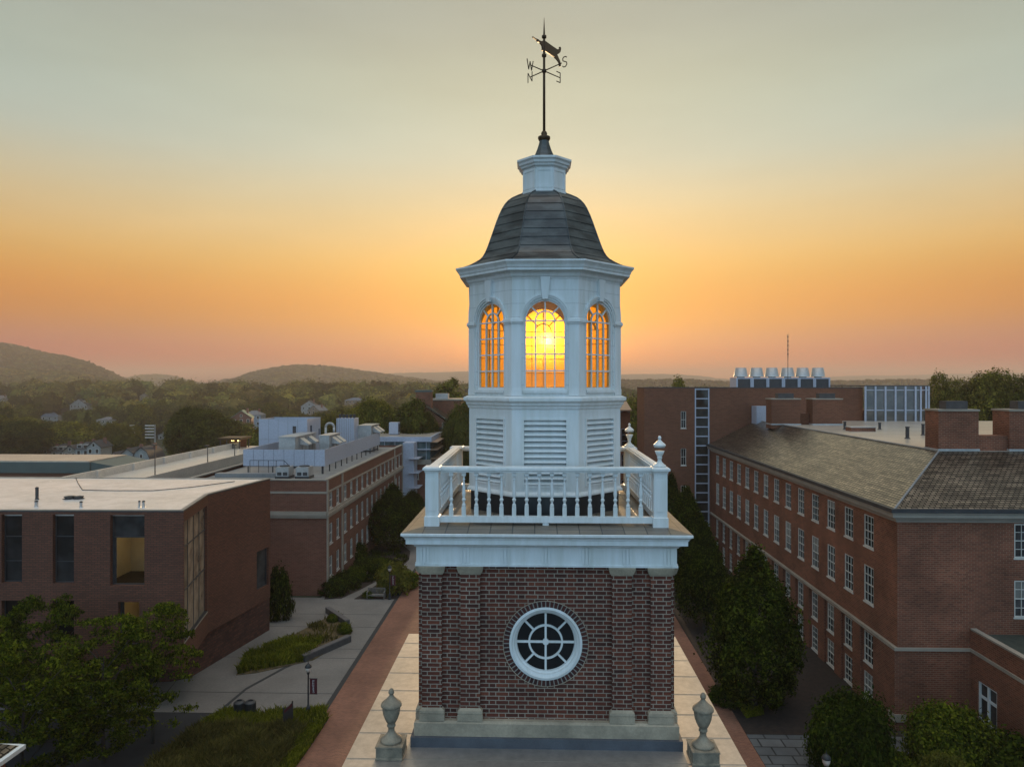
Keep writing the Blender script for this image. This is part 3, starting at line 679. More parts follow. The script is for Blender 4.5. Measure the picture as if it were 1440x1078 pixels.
# the hall the tower stands on
MT['roofseam'] = mk('roof_seam_metal', (.30, .265, .22), None, 2, .6)
Hh = empty('brick_hall', (0.15, 9, 0), 'pale flat roofed hall wing under the bell tower', 'building')
MB().box(0.15-3.0, 0.15+3.0, -9, 16.55, 0, 13.85).build('hall_wall', 'voussoir', Hh)
MB().box(0.15-3.12, 0.15+3.12, -9, 16.70, 13.86, ZR).build('roof', 'hallroof', Hh)
m = MB()
for k in range(13): m.box(0.15-3.115, 0.15+3.115, 16.1-k*.83, 16.108-k*.83, ZR+.0005, ZR+.0025)
m.build('roof_seam', 'roofseam', Hh)
# ------------------------------------------------------------------ more materials
MT['brick_a'] = mk_brick('dark_brick', (0.190, 0.069, 0.040), (0.125, 0.048, 0.030), (0.082, 0.041, 0.028), .36, .11, .020, rough=.75, blot=.3, blots=.25)
MT['brick_a_base'] = mk_brick('dark_textured_brick', (0.132, 0.047, 0.030), (0.066, 0.025, 0.018), (0.055, 0.032, 0.024), .42, .20, .02, rough=.85, bmp=1.0)
MT['brick_b'] = mk_brick('red_brick', (0.239, 0.076, 0.041), (0.148, 0.048, 0.028), (0.258, 0.141, 0.088), .33, .115, .014, rough=.8, blot=.7, blots=.35)
MT['brick_c'] = mk_brick('brown_brick', (0.196, 0.071, 0.038), (0.142, 0.052, 0.028), (0.177, 0.091, 0.055), .4, .15, .016, rough=.8, blot=.3, blots=.15)
MT['brick_f'] = mk_brick('rose_brick', (0.200, 0.071, 0.044), (0.142, 0.051, 0.032), (0.211, 0.114, 0.075), .36, .12, .014, rough=.8, blot=.3, blots=.2)
MT['blind'] = mk('window_blind', (.20, .185, .16), (.14, .13, .115), 1, .8)
MT['trim'] = mk('window_paint', (.64, .59, .52), (.54, .50, .44), 2, .5)
MT['cornice'] = mk('cornice_paint', (.34, .29, .235), (.26, .225, .185), .8, .6)
MT['limeband'] = mk('stone_band', (.36, .295, .23), (.28, .23, .18), .8, .8)
MT['slates'] = mk_brick('roof_slates', (.41, .345, .275), (.17, .147, .12), (.02, .018, .016), .32, .20, .03, .5, .30, .30, .5, .5, .3, bias=-.1, metal=.86, streak=.62)
MT['whiteroof'] = mk('white_membrane', (.88, .82, .78), (.66, .60, .55), .16, .25, spec=.6, fine=1.1, ior=2.5, rvar=.08)
MT['flatroof'] = mk('flat_roof', (.50, .42, .34), (.36, .30, .25), .3, .30, spec=.8, fine=2)
MT['greyroof'] = mk('grey_roof', (.27, .26, .25), (.19, .18, .175), .4, .5, fine=3)
MT['metal_blue'] = mk('screen_panel', (.44, .45, .52), (.40, .41, .47), .3, .45, fine=6)
MT['metal_pale'] = mk('pale_sheet_metal', (.50, .48, .46), (.36, .35, .34), .8, .38, .3, fine=5)
MT['metal_dark'] = mk('dark_metal', (.03, .03, .033), (.05, .05, .052), 2, .5)
MT['concrete'] = mk('deck_concrete', (.62, .55, .48), (.52, .46, .40), .3, .32, fine=3, ior=1.8)
MT['plaza'] = mk('plaza_concrete', (.205, .182, .163), (.145, .13, .117), .28, .8, fine=7, bmp=.1)
MT['joint'] = mk('joint_tar', (.035, .035, .036), None, 2, .8)
MT['walkbrick'] = mk_brick('walk_brick', (0.254, 0.105, 0.064), (0.178, 0.072, 0.046), (0.216, 0.140, 0.101), .21, .105, .008, .5, .8, .25, .3, .5, .3)
MT['asphalt'] = mk('asphalt', (.032, .032, .036), (.024, .024, .027), .8, .85, fine=20, bmp=.2)
MT['mulch'] = mk('mulch', (.035, .022, .016), (.018, .012, .010), 3, .95, fine=18, bmp=.6)
MT['straw'] = mk('dry_straw', (.13, .085, .035), (.05, .04, .018), 2.5, .95, fine=15, bmp=.5)
MT['flag'] = mk_brick('flagstone', (.13, .13, .13), (.08, .085, .09), (.03, .03, .03), 1.3, .9, .05, .37, .8, .4, .3, .5, .5)
MT['ground'] = mk('earth', (.045, .050, .022), (.03, .032, .018), .02, .95, fine=.3)
MT['darkstone'] = mk('dark_stone', (.075, .068, .066), (.05, .045, .045), 2, .7, fine=14, bmp=.2)
MT['lamp_iron'] = mk('lamp_iron', (.016, .018, .02), (.028, .03, .032), 6, .5)
MT['opal'] = mk('opal_glass', (.62, .52, .44), (.52, .42, .34), 3, .3)
MT['maroon'] = mk('maroon_cloth', (.085, .012, .018), (.06, .009, .014), 4, .8)
MT['lettering'] = mk('white_lettering', (.62, .58, .58), None, 2, .7)
MT['weathered_wood'] = mk('weathered_wood', (.20, .175, .15), (.13, .115, .10), 6, .8, stretch=(1, 1, .2))
MT['teal'] = mk('teal_fascia', (.085, .11, .10), (.07, .09, .083), .4, .45)
MT['glass_c'] = mk_glass_dark('stair_glass', (.004, .004, .004), .05, .4)
MT['glass_g'] = mk_glass_dark('pale_glass', (.10, .15, .155), .08, .6)
MT['panel_orange'] = mk('sunlit_fin', (.40, .25, .16), (.32, .20, .13), 1, .5, .2)  # orange sunlight on the fins put into the base colour
MT['roomwall'] = mk('room_wall', (.55, .44, .28), (.46, .37, .23), .8, .7)
MT['roomlamp'] = mk_emit('room_lamp', (1.0, .74, .38), 5.0)
MT['smalllamp'] = mk_emit('small_lamp', (1.0, .70, .25), 6.0)
MT['clearpane'] = mk_clear('clear_pane', (.85, .9, .88), .08)
MT['moss'] = mk('moss_gravel', (.06, .065, .05), (.035, .04, .03), 2, .95, fine=12, bmp=.5)
# ------------------------------------------------------------------ ground
def sst(t): t = np.clip(t, 0, 1); return t*t*(3-2*t)
def gz(x, y):
    x = np.asarray(x, float); y = np.asarray(y, float)
    side = 1-.55*sst((x-10)/80)
    v = -11*sst((y-128)/150)*side + (11*side-1+2*sst((-x-100)/300))*sst((y-370)/330) - 5*sst((y-700)/150) + .4*np.sin(x*.021+1)*np.sin(y*.017)*sst((y-150)/60)
    return v
def build_ground():
    xs = np.concatenate([np.arange(-4800, -900, 300), np.arange(-900, 900, 15), np.arange(900, 4801, 300)])
    ys = np.concatenate([np.arange(-250, 100, 50), np.arange(100, 1000, 15), np.arange(1000, 5801, 300)])
    X, Y = np.meshgrid(xs, ys); Z = gz(X, Y)-.03
    V = np.stack([X, Y, Z], -1).reshape(-1, 3); nx = len(xs)
    f = [(j*nx+i, j*nx+i+1, (j+1)*nx+i+1, (j+1)*nx+i) for j in range(len(ys)-1) for i in range(nx-1)]
    me = bpy.data.meshes.new('ground'); me.from_pydata(V.tolist(), [], f); me.materials.append(MT['ground'])
    o = bpy.data.objects.new('ground', me); COL.objects.link(o); tag(o, kind='structure')
build_ground()
def sheet(name, poly, z1, mat, z0=-.028):
    return tag(MB().slab(poly, z0, z1).build(name, mat), kind='structure')
def pxpoly(pts): return [onZ(x, y) for x, y in pts]
XBR0, XBR1 = -12.70, 12.05
sheet('brick_walk', [(XBR0, 22), (XBR1, 22), (XBR1, 76), (XBR0, 76)], .004, 'walkbrick')
sheet('kerb_strip', [(XBR0-.32, 36), (XBR0-.004, 36), (XBR0-.004, 76), (XBR0-.32, 76)], .008, 'joint')
m = MB()
yy = [42.6, 45.5, 51.4, 53.2, 58.0, 61.2, 65.9]
for a, b in zip(yy, yy[1:]): m.slab([(-40, a+.035), (XBR0-.33, a+.035), (XBR0-.33, b-.035), (-40, b-.035)], -.025, 0.0)
tag(m.build('plaza', 'plaza'), kind='structure')
sheet('plaza_bed', [(-40, 42.6), (XBR0-.33, 42.6), (XBR0-.33, 65.9), (-40, 65.9)], -.012, 'joint')
sheet('plaza_joint', pxpoly([(300, 1003), (310, 996), (345, 967), (400, 937), (436, 922), (437, 924), (402, 939), (347, 969), (312, 999), (303, 1005)]), .004, 'joint', -.02)
sheet('footpath', [(-20, 65.9), (XBR0-.33, 65.9), (XBR0-.33, 110), (-20, 110)], -.002, 'plaza')
sheet('road', [(-70, 18), (XBR0-.4, 18), (XBR0-.4, 42.55), (-70, 42.55)], -.004, 'asphalt')
sheet('mulch_bed', pxpoly([(456, 842), (480, 841), (506, 829), (533, 815), (562, 799), (575, 787), (577, 775), (560, 760), (520, 765), (480, 790)]), .03, 'mulch')
sheet('mulch_island', pxpoly([(498, 842), (516, 831), (534, 819), (562, 804), (577, 812), (559, 842)]), .03, 'mulch')
sheet('planter_soil', pxpoly([(332, 949), (346, 925), (400, 899), (464, 866), (470, 858), (488, 874), (495, 888), (488, 900), (440, 928), (400, 937), (360, 946)]), .05, 'straw')
BED = pxpoly([(318, 1004), (455, 1001), (461, 1012), (436, 1050), (400, 1100), (190, 1100), (262, 1042), (290, 1016)])
sheet('grass_bed', BED, .05, 'mulch')
sheet('kerb', pxpoly([(195, 1092), (212, 1092), (266, 1041), (254, 1040)]), .10, 'concrete')
sheet('mulch_yard', [(XBR1+.02, 41), (20.88, 41), (20.88, 84.9), (XBR1+.02, 84.9)], .01, 'mulch')
sheet('patio', [(XBR1+.02, 20), (26, 20), (26, 40.98), (XBR1+.02, 40.98)], .006, 'flag')
# ------------------------------------------------------------------ A: dark brick building with angled window (beside the plaza)
def build_A():
    ZT, ZS = 12.3, 2.6
    q = [onZ(258, 717, ZT), onZ(293, 694, ZT), onZ(380, 672, ZT)]
    back, left = (-62, q[2][1]+.4), (-62, q[0][1]-1.0)
    A = empty('gallery_building', (-36, 50, 0), 'dark brick building with white roof, tall slot windows and overhanging corner', 'building')
    fr = Frame(*q[0], q[0][1]-left[1], -(q[0][0]-left[0]))
    length = math.hypot(q[0][0]-left[0], q[0][1]-left[1])
    def rect(px0, px1, py0, py1, f=fr):
        a, z1 = f.S(px0, py0); b, z0 = f.S(px1, py1); zz = f.S((px0+px1)/2, py0)[1], f.S((px0+px1)/2, py1)[1]
        return (a, b, zz[1], zz[0])
    up = [rect(2, 31, 723, 819), rect(74, 104, 723, 820), rect(155, 203, 724, 823)]
    lo = [rect(2, 31, 844, 905), rect(74, 104, 844, 905), rect(166, 196, 846, 908)]
    holes = up+lo
    for k in range(1, 5):
        w = up[0]; holes.append((w[0]-3.3*k, w[1]-3.3*k, w[2], w[3]))
    m = MB(); wall(m, fr, -length, 0, ZS, ZT-.12, holes, .35)
    f1 = Frame(*q[0], q[1][1]-q[0][1], -(q[1][0]-q[0][0])); l1 = math.hypot(q[1][0]-q[0][0], q[1][1]-q[0][1])
    a0, z_lo = f1.S(263, 905); z_lo = 4.1
    wall(m, f1, 0, l1, ZS, ZT-.12, [(.22, l1-.35, 4.15, ZT-.75)], .30)
    f2 = Frame(*q[1], q[2][1]-q[1][1], -(q[2][0]-q[1][0])); l2 = math.hypot(q[2][0]-q[1][0], q[2][1]-q[1][1])
    s0, _ = f2.S(361, 770); s1, _ = f2.S(378, 770); zt_ = f2.S(370, 772)[1]; zb_ = f2.S(370, 826)[1]
    wall(m, f2, 0, l2, ZS, ZT-.12, [(s0, s1, zb_, zt_)], .30)
    m.face([(*q[2], ZS), (*back, ZS), (*back, ZT-.12), (*q[2], ZT-.12)]); m.face([(*left, ZS), (*back, ZS), (*back, ZT-.12), (*left, ZT-.12)])
    m.face([(*p, ZS) for p in (left, q[0], q[1], q[2], back)])
    m.build('wall', 'brick_a', A)
    # recessed base storey
    b0, b1 = onZ(266, 953), onZ(382, 886)
    m = MB(); m.slab([(left[0]+1, left[1]+2.0), (b0[0]-1.0, b0[1]-.6), b0, (q[2][0]-.02, q[2][1]-.1), (back[0]+1, back[1]-.1)], -.02, ZS-.004); m.build('base_wall', 'brick_a_base', A)
    MB().slab([(left[0]+.252, left[1]+.252), (q[0][0]-.305, q[0][1]+.255), (q[1][0]-.275, q[1][1]+.045), (q[2][0]-.275, q[2][1]-.255), (back[0]+.255, back[1]-.255)], ZT-.4, ZT-.06).build('roof', 'whiteroof', A)
    m = MB(); ring = [left, q[0], q[1], q[2], back]
    cx = sum(p[0] for p in ring)/5; cyy = sum(p[1] for p in ring)/5
    inn = [(left[0]+.25, left[1]+.25), (q[0][0]-.30, q[0][1]+.25), (q[1][0]-.27, q[1][1]+.04), (q[2][0]-.27, q[2][1]-.25), (back[0]+.25, back[1]-.25)]
    for z0, z1, mt, nm, e in ((ZT-.13, ZT-.05, 'metal_dark', 'coping_drip', .0), (ZT-.049, ZT, 'limeband', 'coping', .03)):
        m = MB()
        for i in range(5):
            a, b = ring[i], ring[(i+1) % 5]; c, d = inn[(i+1) % 5], inn[i]
            m.slab([a, b, c, d], z0, z1)
        m.build(nm, mt, A)
    for i, h in enumerate(up+lo+[hh for hh in holes[6:]]):
        wn = MB(); s0, s1, z0, z1 = h
        lit = i in (2, 5)
        wn.fbox(fr, s0, s0+.06, -.34, -.27, z0, z1); wn.fbox(fr, s1-.06, s1, -.34, -.27, z0, z1); wn.fbox(fr, s0+.06, s1-.06, -.34, -.27, z1-.06, z1); wn.fbox(fr, s0+.06, s1-.06, -.34, -.27, z0, z0+.06)
        if i < 3:
            wn.fbox(fr, s0+.06, s1-.06, -.335, -.275, z1-1.42, z1-1.36)
            if not lit: wn.fbox(fr, s0+.06, s1-.06, -.335, -.275, z0+1.25, z0+1.30)
        o = wn.build('window', 'metal_dark', A)
        g = MB(); P = fr.P
        if lit:
            zt = z1-1.4 if i == 2 else z1-.06; sl = s0+.22
            g.face([P(sl, -.31, z0), P(s1, -.31, z0), P(s1, -.31, zt), P(sl, -.31, zt)]); g.build('pane', 'clearpane', o)
            g = MB(); g.face([P(s0, -.312, z0), P(sl, -.312, z0), P(sl, -.312, zt), P(s0, -.312, zt)])
            if i == 2: g.face([P(s0, -.312, zt), P(s1, -.312, zt), P(s1, -.312, z1), P(s0, -.312, z1)])
            g.build('dark_panel', 'darkglass', o)
            # the lit room behind
            rm = MB(); d1, w = -4.5, 1.2; zf, zc = z0-.3, zt+.25
            rm.face([P(s0-w, d1, zf), P(s1+w, d1, zf), P(s1+w, d1, zc), P(s0-w, d1, zc)]); rm.face([P(s0-w, d1, zf), P(s0-w, -.36, zf), P(s0-w, -.36, zc), P(s0-w, d1, zc)])
            rm.face([P(s1+w, d1, zf), P(s1+w, -.36, zf), P(s1+w, -.36, zc), P(s1+w, d1, zc)]); rm.face([P(s0-w, d1, zc), P(s1+w, d1, zc), P(s1+w, -.36, zc), P(s0-w, -.36, zc)])
            r_ = rm.build('room', 'roomwall', A)
            MB().fbox(fr, s0-w+.01, s1+w-.01, d1+.01, -.37, zf-.1, zf).build('room_floor', 'mulch', r_)
            lp = MB().fbox(fr, s0+.2, s1-.2, -3.1, -2.2, zc-.06, zc-.03); lp.build('ceiling_lamp', 'roomlamp', r_)
            if i == 2:
                for ds in (.1, .62): MB().lathe(*P(s1-.35-ds, -3.0, 0)[:2], [(.03, zf), (.03, zf+.7), (.28, zf+.75), (.32, zf+.95), (.26, zf+1.15), (.1, zf+1.25)], 12).build('chair', 'trim', r_, True)
        else:
            g.face([P(s0, -.31, z0), P(s1, -.31, z0), P(s1, -.31, z1), P(s0, -.31, z1)]); g.build('pane', 'darkglass', o)
    # corner curtain window
    wn = MB(); s0, s1, z0, z1 = .22, l1-.35, 4.15, ZT-.75
    for k in range(5):
        s = s0+(s1-s0)*k/4; wn.fbox(f1, max(s-.045, s0), min(s+.045, s1), -.24, -.175, z0, z1)
    wn.fbox(f1, s0, s1, -.258, -.1, z1-.08, z1); wn.fbox(f1, s0, s1, -.258, .0, z0, z0+.1); wn.fbox(f1, s0, s1, -.255, -.15, z1-1.7, z1-1.64); wn.fbox(f1, s0, s1, -.255, -.15, z0+3.0, z0+3.06)
    o = wn.build('corner_window', 'metal_dark', A); P = f1.P
    MB().face([P(s0, -.2, z0), P(s1, -.2, z0), P(s1, -.2, z1), P(s0, -.2, z1)]) or None
    g = MB(); g.face([P(s0, -.2, z0), P(s1, -.2, z0), P(s1, -.2, z1), P(s0, -.2, z1)]); g.build('pane', 'glass_g2', o)
    MB().fbox(f1, s0-.05, s1+.05, -.1, .03, z0-.02, z0+.03).build('sill', 'limeband', o)
    # end window
    s0, _ = f2.S(361, 770); s1, _ = f2.S(378, 770)
    wn = MB(); wn.fbox(f2, s0, s0+.06, -.28, -.2, zb_, zt_); wn.fbox(f2, s1-.06, s1, -.28, -.2, zb_, zt_); wn.fbox(f2, s0+.06, s1-.06, -.28, -.2, zt_-.06, zt_); wn.fbox(f2, s0+.06, s1-.06, -.28, -.2, zb_, zb_+.06)
    o = wn.build('end_window', 'metal_dark', A); P = f2.P; g = MB(); g.face([P(s0, -.25, zb_), P(s1, -.25, zb_), P(s1, -.25, zt_), P(s0, -.25, zt_)]); g.build('pane', 'darkglass', o)
    zr = ZT-.06
    cb = [(*onZ(a, b, zr), zr+.03) for a, b in ((106, 671), (110, 680), (116, 689), (160, 690), (215, 690), (270, 685), (330, 677))]
    MB().path(cb, .025, 5).build('cable', 'metal_dark', A)
    for i, (px, py, h, r_, lab) in enumerate(((52, 702, .75, .10, 'tall dark vent pipe rising from the white roof'), (51, 712, .3, .09, 'short white capped vent below the tall dark pipe on the white roof'), (114, 713, .3, .08, 'single short vent midway along the white roof edge'),
                                         (196, 713, .34, .06, 'thin vent of a close pair by the white roof corner'), (202, 713, .34, .08, 'thicker vent of a close pair by the white roof corner'), (98, 701, .12, .3, 'flat dark roof drain on the white roof, lying beside its twin'), (111, 701, .12, .25, 'smaller flat dark roof drain beside its twin on the white roof'))):
        x, y = onZ(px, py, zr); v = empty('roof_vent', (x, y, zr), lab, 'vent', 'vents on the white roof')
        MB().lathe(x, y, [(r_*1.5, zr), (r_*1.2, zr+.04), (r_, zr+.06), (r_, zr+h)], 12).build('pipe', 'metal_dark' if i in (0, 5, 6) else 'metal_pale', v)
        MB().lathe(x, y, [(r_*1.15, zr+h+.002), (r_*1.2, zr+h+.05), (r_*.4, zr+h+.09)], 12).build('cap', 'metal_dark', v)
MT['glass_g2'] = mk_glass_dark('curtain_glass', (.085, .068, .052), .05, .9)  # tan base colour stands in for a warm reflection
build_A()
# ------------------------------------------------------------------ F: long brick science building
def build_F():
    XF, Y0, Y1, ZT = -19.6, 66.4, 104.8, 10.85
    Fb = empty('science_building', (-32, 85, 0), 'long rose brick building with narrow windows and stone bands beyond the plaza', 'building')
    fr = Frame(XF, Y0, 1, 0); ff = Frame(XF, Y0, 0, -1)     # side wall: s = Y-Y0 ; front wall: s = X-XF (negative)
    ys = [67.35, 69.75]+[72.55+2.43*k for k in range(11)]+[99.6, 101.9]
    rows = [(8.05, 9.55), (4.65, 6.6), (1.5, 3.45)]
    holes = [(y-Y0, y-Y0+1.05, a, b) for y in ys for a, b in rows]
    m = MB(); wall(m, fr, 0, Y1-Y0, 0, ZT, holes, .16)
    fh = [(-8.6, -7.2, 8.05, 9.7), (-8.6, -7.2, 4.7, 6.4), (-12.4, -11.0, 8.05, 9.7), (-12.4, -11.0, 4.7, 6.4), (-5.15, -4.25, 0.02, 2.2)]
    wall(m, ff, -13.6, 0, 0, ZT, fh, .16)
    m.face([(XF-13.6, Y0, 0), (XF-13.6, Y1, 0), (XF-13.6, Y1, ZT), (XF-13.6, Y0, ZT)]); m.face([(XF-13.6, Y1, 0), (XF, Y1, 0), (XF, Y1, ZT), (XF-13.6, Y1, ZT)])
    m.build('wall', 'brick_f', Fb)
    MB().box(XF-13.2, XF-.35, Y0+.35, Y1-.35, ZT-.6, ZT-.25).build('roof', 'greyroof', Fb)
    m = MB()
    m.box(XF-13.6, XF+.06, Y0-.06, Y0+.35, ZT, ZT+.12); m.box(XF-.35, XF+.06, Y0+.352, Y1, ZT, ZT+.12); m.box(XF-13.6, XF-13.25, Y0+.352, Y1, ZT, ZT+.12); m.build('coping', 'cornice', Fb)
    for z0, z1, d in ((7.32, 7.52, .14), (7.52, 7.75, .22), (7.75, 7.95, .12), (9.62, 9.82, .05)):
        m = MB(); m.fbox(fr, .0, Y1-Y0, -.01, d, z0, z1+.001); m.build('stone_band', 'limeband', Fb)
        m = MB(); m.fbox(ff, -13.6, .0, -.01, d, z0, z1); m.build('stone_band', 'limeband', Fb)
    for y in (66.4, 71.55, 98.55, 104.3):
        MB().fbox(fr, y-Y0+.01, y-Y0+.45, -.01, .10, .02, ZT-.02).build('stone_pilaster', 'limeband', Fb)
    for y in ys:
        for r_, (a, b) in enumerate(rows): sash(Fb, fr, y-Y0, y-Y0+1.05, a, b, 2, 2, .1, fw=.09, blinds=True)
    for h in fh[:4]: sash(Fb, ff, *h, 2, 3, .1, fw=.09)
    d = MB().fbox(ff, -5.15, -4.25, -.1, -.05, .02, 2.2); d = d.build('door', 'trim', Fb)
    MB().fbox(ff, -4.95, -4.45, -.049, -.04, 1.1, 2.0).build('pane', 'darkglass', d)
    return Fb, XF, Y0, Y1, ZT-.25
Fb, XF, YF0, YF1, ZFR = build_F()
def roof_gear():
    z0 = ZFR
    S = empty('rooftop_screen', (-26, 86, z0), 'long pale blue metal screen fencing the machines on the science roof', 'screen')
    xr, yf, z1, z2 = -21.8, 73.2, 11.42, 13.12; xl = onY(342, 640, yf)[0]
    m = MB(); m.box(xl, xr, yf, yf+.08, z1, z2); m.build('front_panel', 'metal_blue', S)
    for k in range(1, 8): MB().box(xl+(xr-xl)*k/8-.012, xl+(xr-xl)*k/8+.012, yf-.008, yf, z1, z2).build('panel_joint', 'metal_dark', S)
    MB().box(xr-.08, xr, yf+.082, 99.5, z1, z2).build('side_panel', 'metal_blue', S)
    MB().box(xl, xl+.08, yf+.082, 90, z1, z2).build('side_panel', 'metal_blue', S)
    for k in range(12):
        y = yf+.2+k*2.35; MB().box(xr-.3, xr-.2, y, y+.1, z0, z1+.3).build('post', 'metal_dark', S)
    for k in range(4):
        x = xr-.4-k*2.6; MB().box(x, x+.1, yf+.2, yf+.3, z0, z1+.3).build('post', 'metal_dark', S)
    P = empty('roof_penthouse', (-30, 90, z0), 'large pale panelled box with slit windows on the science roof', 'penthouse')
    y = 86.0; xa, zt = onY(364, 589, y); xb = onY(432, 589, y)[0]; yb = onX(450, 590, xb)[0]
    fr = Frame(xa, y, 0, -1); fs = Frame(xb, y, 1, 0)
    m = MB(); h1 = (onY(411.3, 600, y)[0]-xa, onY(416.5, 600, y)[0]-xa, onY(413, 609, y)[1], onY(413, 599, y)[1])
    wall(m, fr, 0, xb-xa, z0, zt, [h1], .1); wall(m, fs, 0, yb-y, z0, zt, [(1.2, 2.0, h1[2], h1[3]), (4.6, 5.4, h1[2]-.6, h1[3]-.6)], .1)
    m.face([(xa, y, z0), (xa, yb, z0), (xa, yb, zt), (xa, y, zt)]); m.face([(xa, yb, z0), (xb, yb, z0), (xb, yb, zt), (xa, yb, zt)]); m.build('wall', 'metal_blue', P)
    MB().box(xa+.05, xb-.05, y+.05, yb-.05, zt-.5, zt-.45).build('roof', 'metal_dark', P)
    for f, h in ((fr, h1), (fs, (1.2, 2.0, h1[2], h1[3])), (fs, (4.6, 5.4, h1[2]-.6, h1[3]-.6))):
        MB().fbox(f, h[0], h[1], -.12, -.08, h[2], h[3]).build('window', 'darkglass', P)
    for k in (1, 2, 3, 4): MB().fbox(fr, (xb-xa)*k/5-.015, (xb-xa)*k/5+.015, .0, .006, z0, zt).build('panel_joint', 'greyroof', P)
    MB().fbox(fr, 0, xb-xa, .0, .005, zt-2.5, zt-2.47).build('panel_joint', 'greyroof', P)
    def unit(px0, px1, px2, py, y, lab, hood=True):
        xa, zt = onY(px0, py, y); xb = onY(px1, py, y)[0]; yb = onX(px2, py, xb)[0]
        U = empty('air_handler', ((xa+xb)/2, (y+yb)/2, z0), lab, 'air handler', 'air handling units on the science roof')
        MB().box(xa, xb, y, yb, z0+.2, zt).build('casing', 'metal_pale', U)
        MB().box(xa-.08, xb+.08, y-.08, yb+.08, zt+.001, zt+.1).build('lid', 'metal_pale', U)
        MB().box(xa+.1, xb-.1, y+.1, yb-.1, z0, z0+.199).build('curb', 'metal_dark', U)
        n = max(2, int((yb-y)/1.2))
        for k in range(1, n): MB().box(xb, xb+.03, y+(yb-y)*k/n-.04, y+(yb-y)*k/n+.04, z0+.25, zt-.05).build('rib', 'greyroof', U)
        if hood:
            for k in range(2):
                yc = y+(yb-y)*(.2+.4*k); m = MB()
                m.loft([[(xb+.02, yc, zt-.15), (xb+.02, yc, zt-.9), (xb+1.0, yc, zt-1.0), (xb+1.0, yc, zt-.85)], [(xb+.02, yc+1.3, zt-.15), (xb+.02, yc+1.3, zt-.9), (xb+1.0, yc+1.3, zt-1.0), (xb+1.0, yc+1.3, zt-.85)]]); m.build('hood', 'metal_pale', U)
        return U
    unit(392, 415, 444, 615, 78, 'weathered metal air handler with sloping hoods, standing before the penthouse')
    unit(449, 463, 478, 613, 83, 'smaller grey air handler between penthouse and ribbed exhaust box')
    E = empty('exhaust_box', (-24, 96, z0), 'tall pale ribbed exhaust box topped by five dark caps', 'exhaust box')
    xa, zt = onY(473, 588, 95); xb = onY(498, 588, 95)[0]
    MB().box(xa, xb, 95, 97.4, z0, zt).build('casing', 'metal_blue', E)
    for k in range(8): MB().box(xa+(xb-xa)*(k+.5)/8-.02, xa+(xb-xa)*(k+.5)/8+.02, 94.98, 95, z0, zt).build('rib', 'greyroof', E)
    for k in range(5): MB().lathe(xa+(xb-xa)*(k+.5)/5, 96, [(.17, zt), (.17, zt+.35), (.21, zt+.36), (.21, zt+.5)], 10).build('cap', 'metal_dark', E)
    unit(503, 522, 533, 599, 97, 'low grey air handler with slanted hood at the far end of the roof')
    for i, px in enumerate((388, 416)):
        x, y = onY(px, 660, 69.3)[0], 69.3
        C = empty('condenser', (x+.8, y+.8, z0), ('cream condenser unit at the open end of the science roof', 'cream condenser unit closest to the science roof corner')[i], 'condenser', 'condensers before the roof screen')
        MB().box(x, x+1.25, y, y+1.5, z0+.25, z0+1.15).build('casing', 'metal_pale', C)
        MB().box(x-.08, x+1.33, y-.08, y+1.58, z0, z0+.249).build('base_frame', 'metal_dark', C)
        MB().lathe(x+.62, y+.75, [(.5, z0+1.151), (.5, z0+1.25), (.42, z0+1.26)], 16).build('fan_ring', 'metal_dark', C)
        for k in range(2): MB().box(x+.12+.58*k, x+.55+.58*k, y-.012, y-.001, z0+.34, z0+.66).build('grille', 'metal_dark', C)
    Rr = empty('roof_railing', (-29, 70.5, z0), 'dark pipe railing and steps at the foot of the screen', 'railing')
    for xx in (-28.9, -28.0, -27.0, -26.2, -25.4):
        MB().tube((xx, 71.3, z0), (xx, 71.3, z0+1.6), .03).build('post', 'metal_dark', Rr)
    for zz in (1.0, 1.6): MB().tube((-28.9, 71.3, z0+zz), (-25.4, 71.3, z0+zz), .03).build('rail', 'metal_dark', Rr)
    MB().tube((-25.4, 71.3, z0+1.6), (-24.6, 71.3, z0+.8), .03).build('rail', 'metal_dark', Rr)
    MB().box(-32, -25, 70.2, 71.2, z0, z0+.4).build('walkway', 'greyroof', Rr)
    Pp = empty('vent_pipe', (-26.5, 92, z0), 'pale curved vent pipe between penthouse and exhaust box', 'pipe')
    x, zt = onY(458, 597, 92); pts = [(x, 92, z0)]+[(x+.55-.55*math.cos(t), 92, zt-.3+.5*math.sin(t)) for t in np.linspace(0, math.pi, 9)]+[(x+1.1, 92, zt-1.3)]
    MB().path(pts, .16, 8).build('pipe_bend', 'metal_pale', Pp, True)
    MB().lathe(x, 92, [(.28, z0), (.28, z0+.15)], 12).build('collar', 'metal_pale', Pp)
roof_gear()
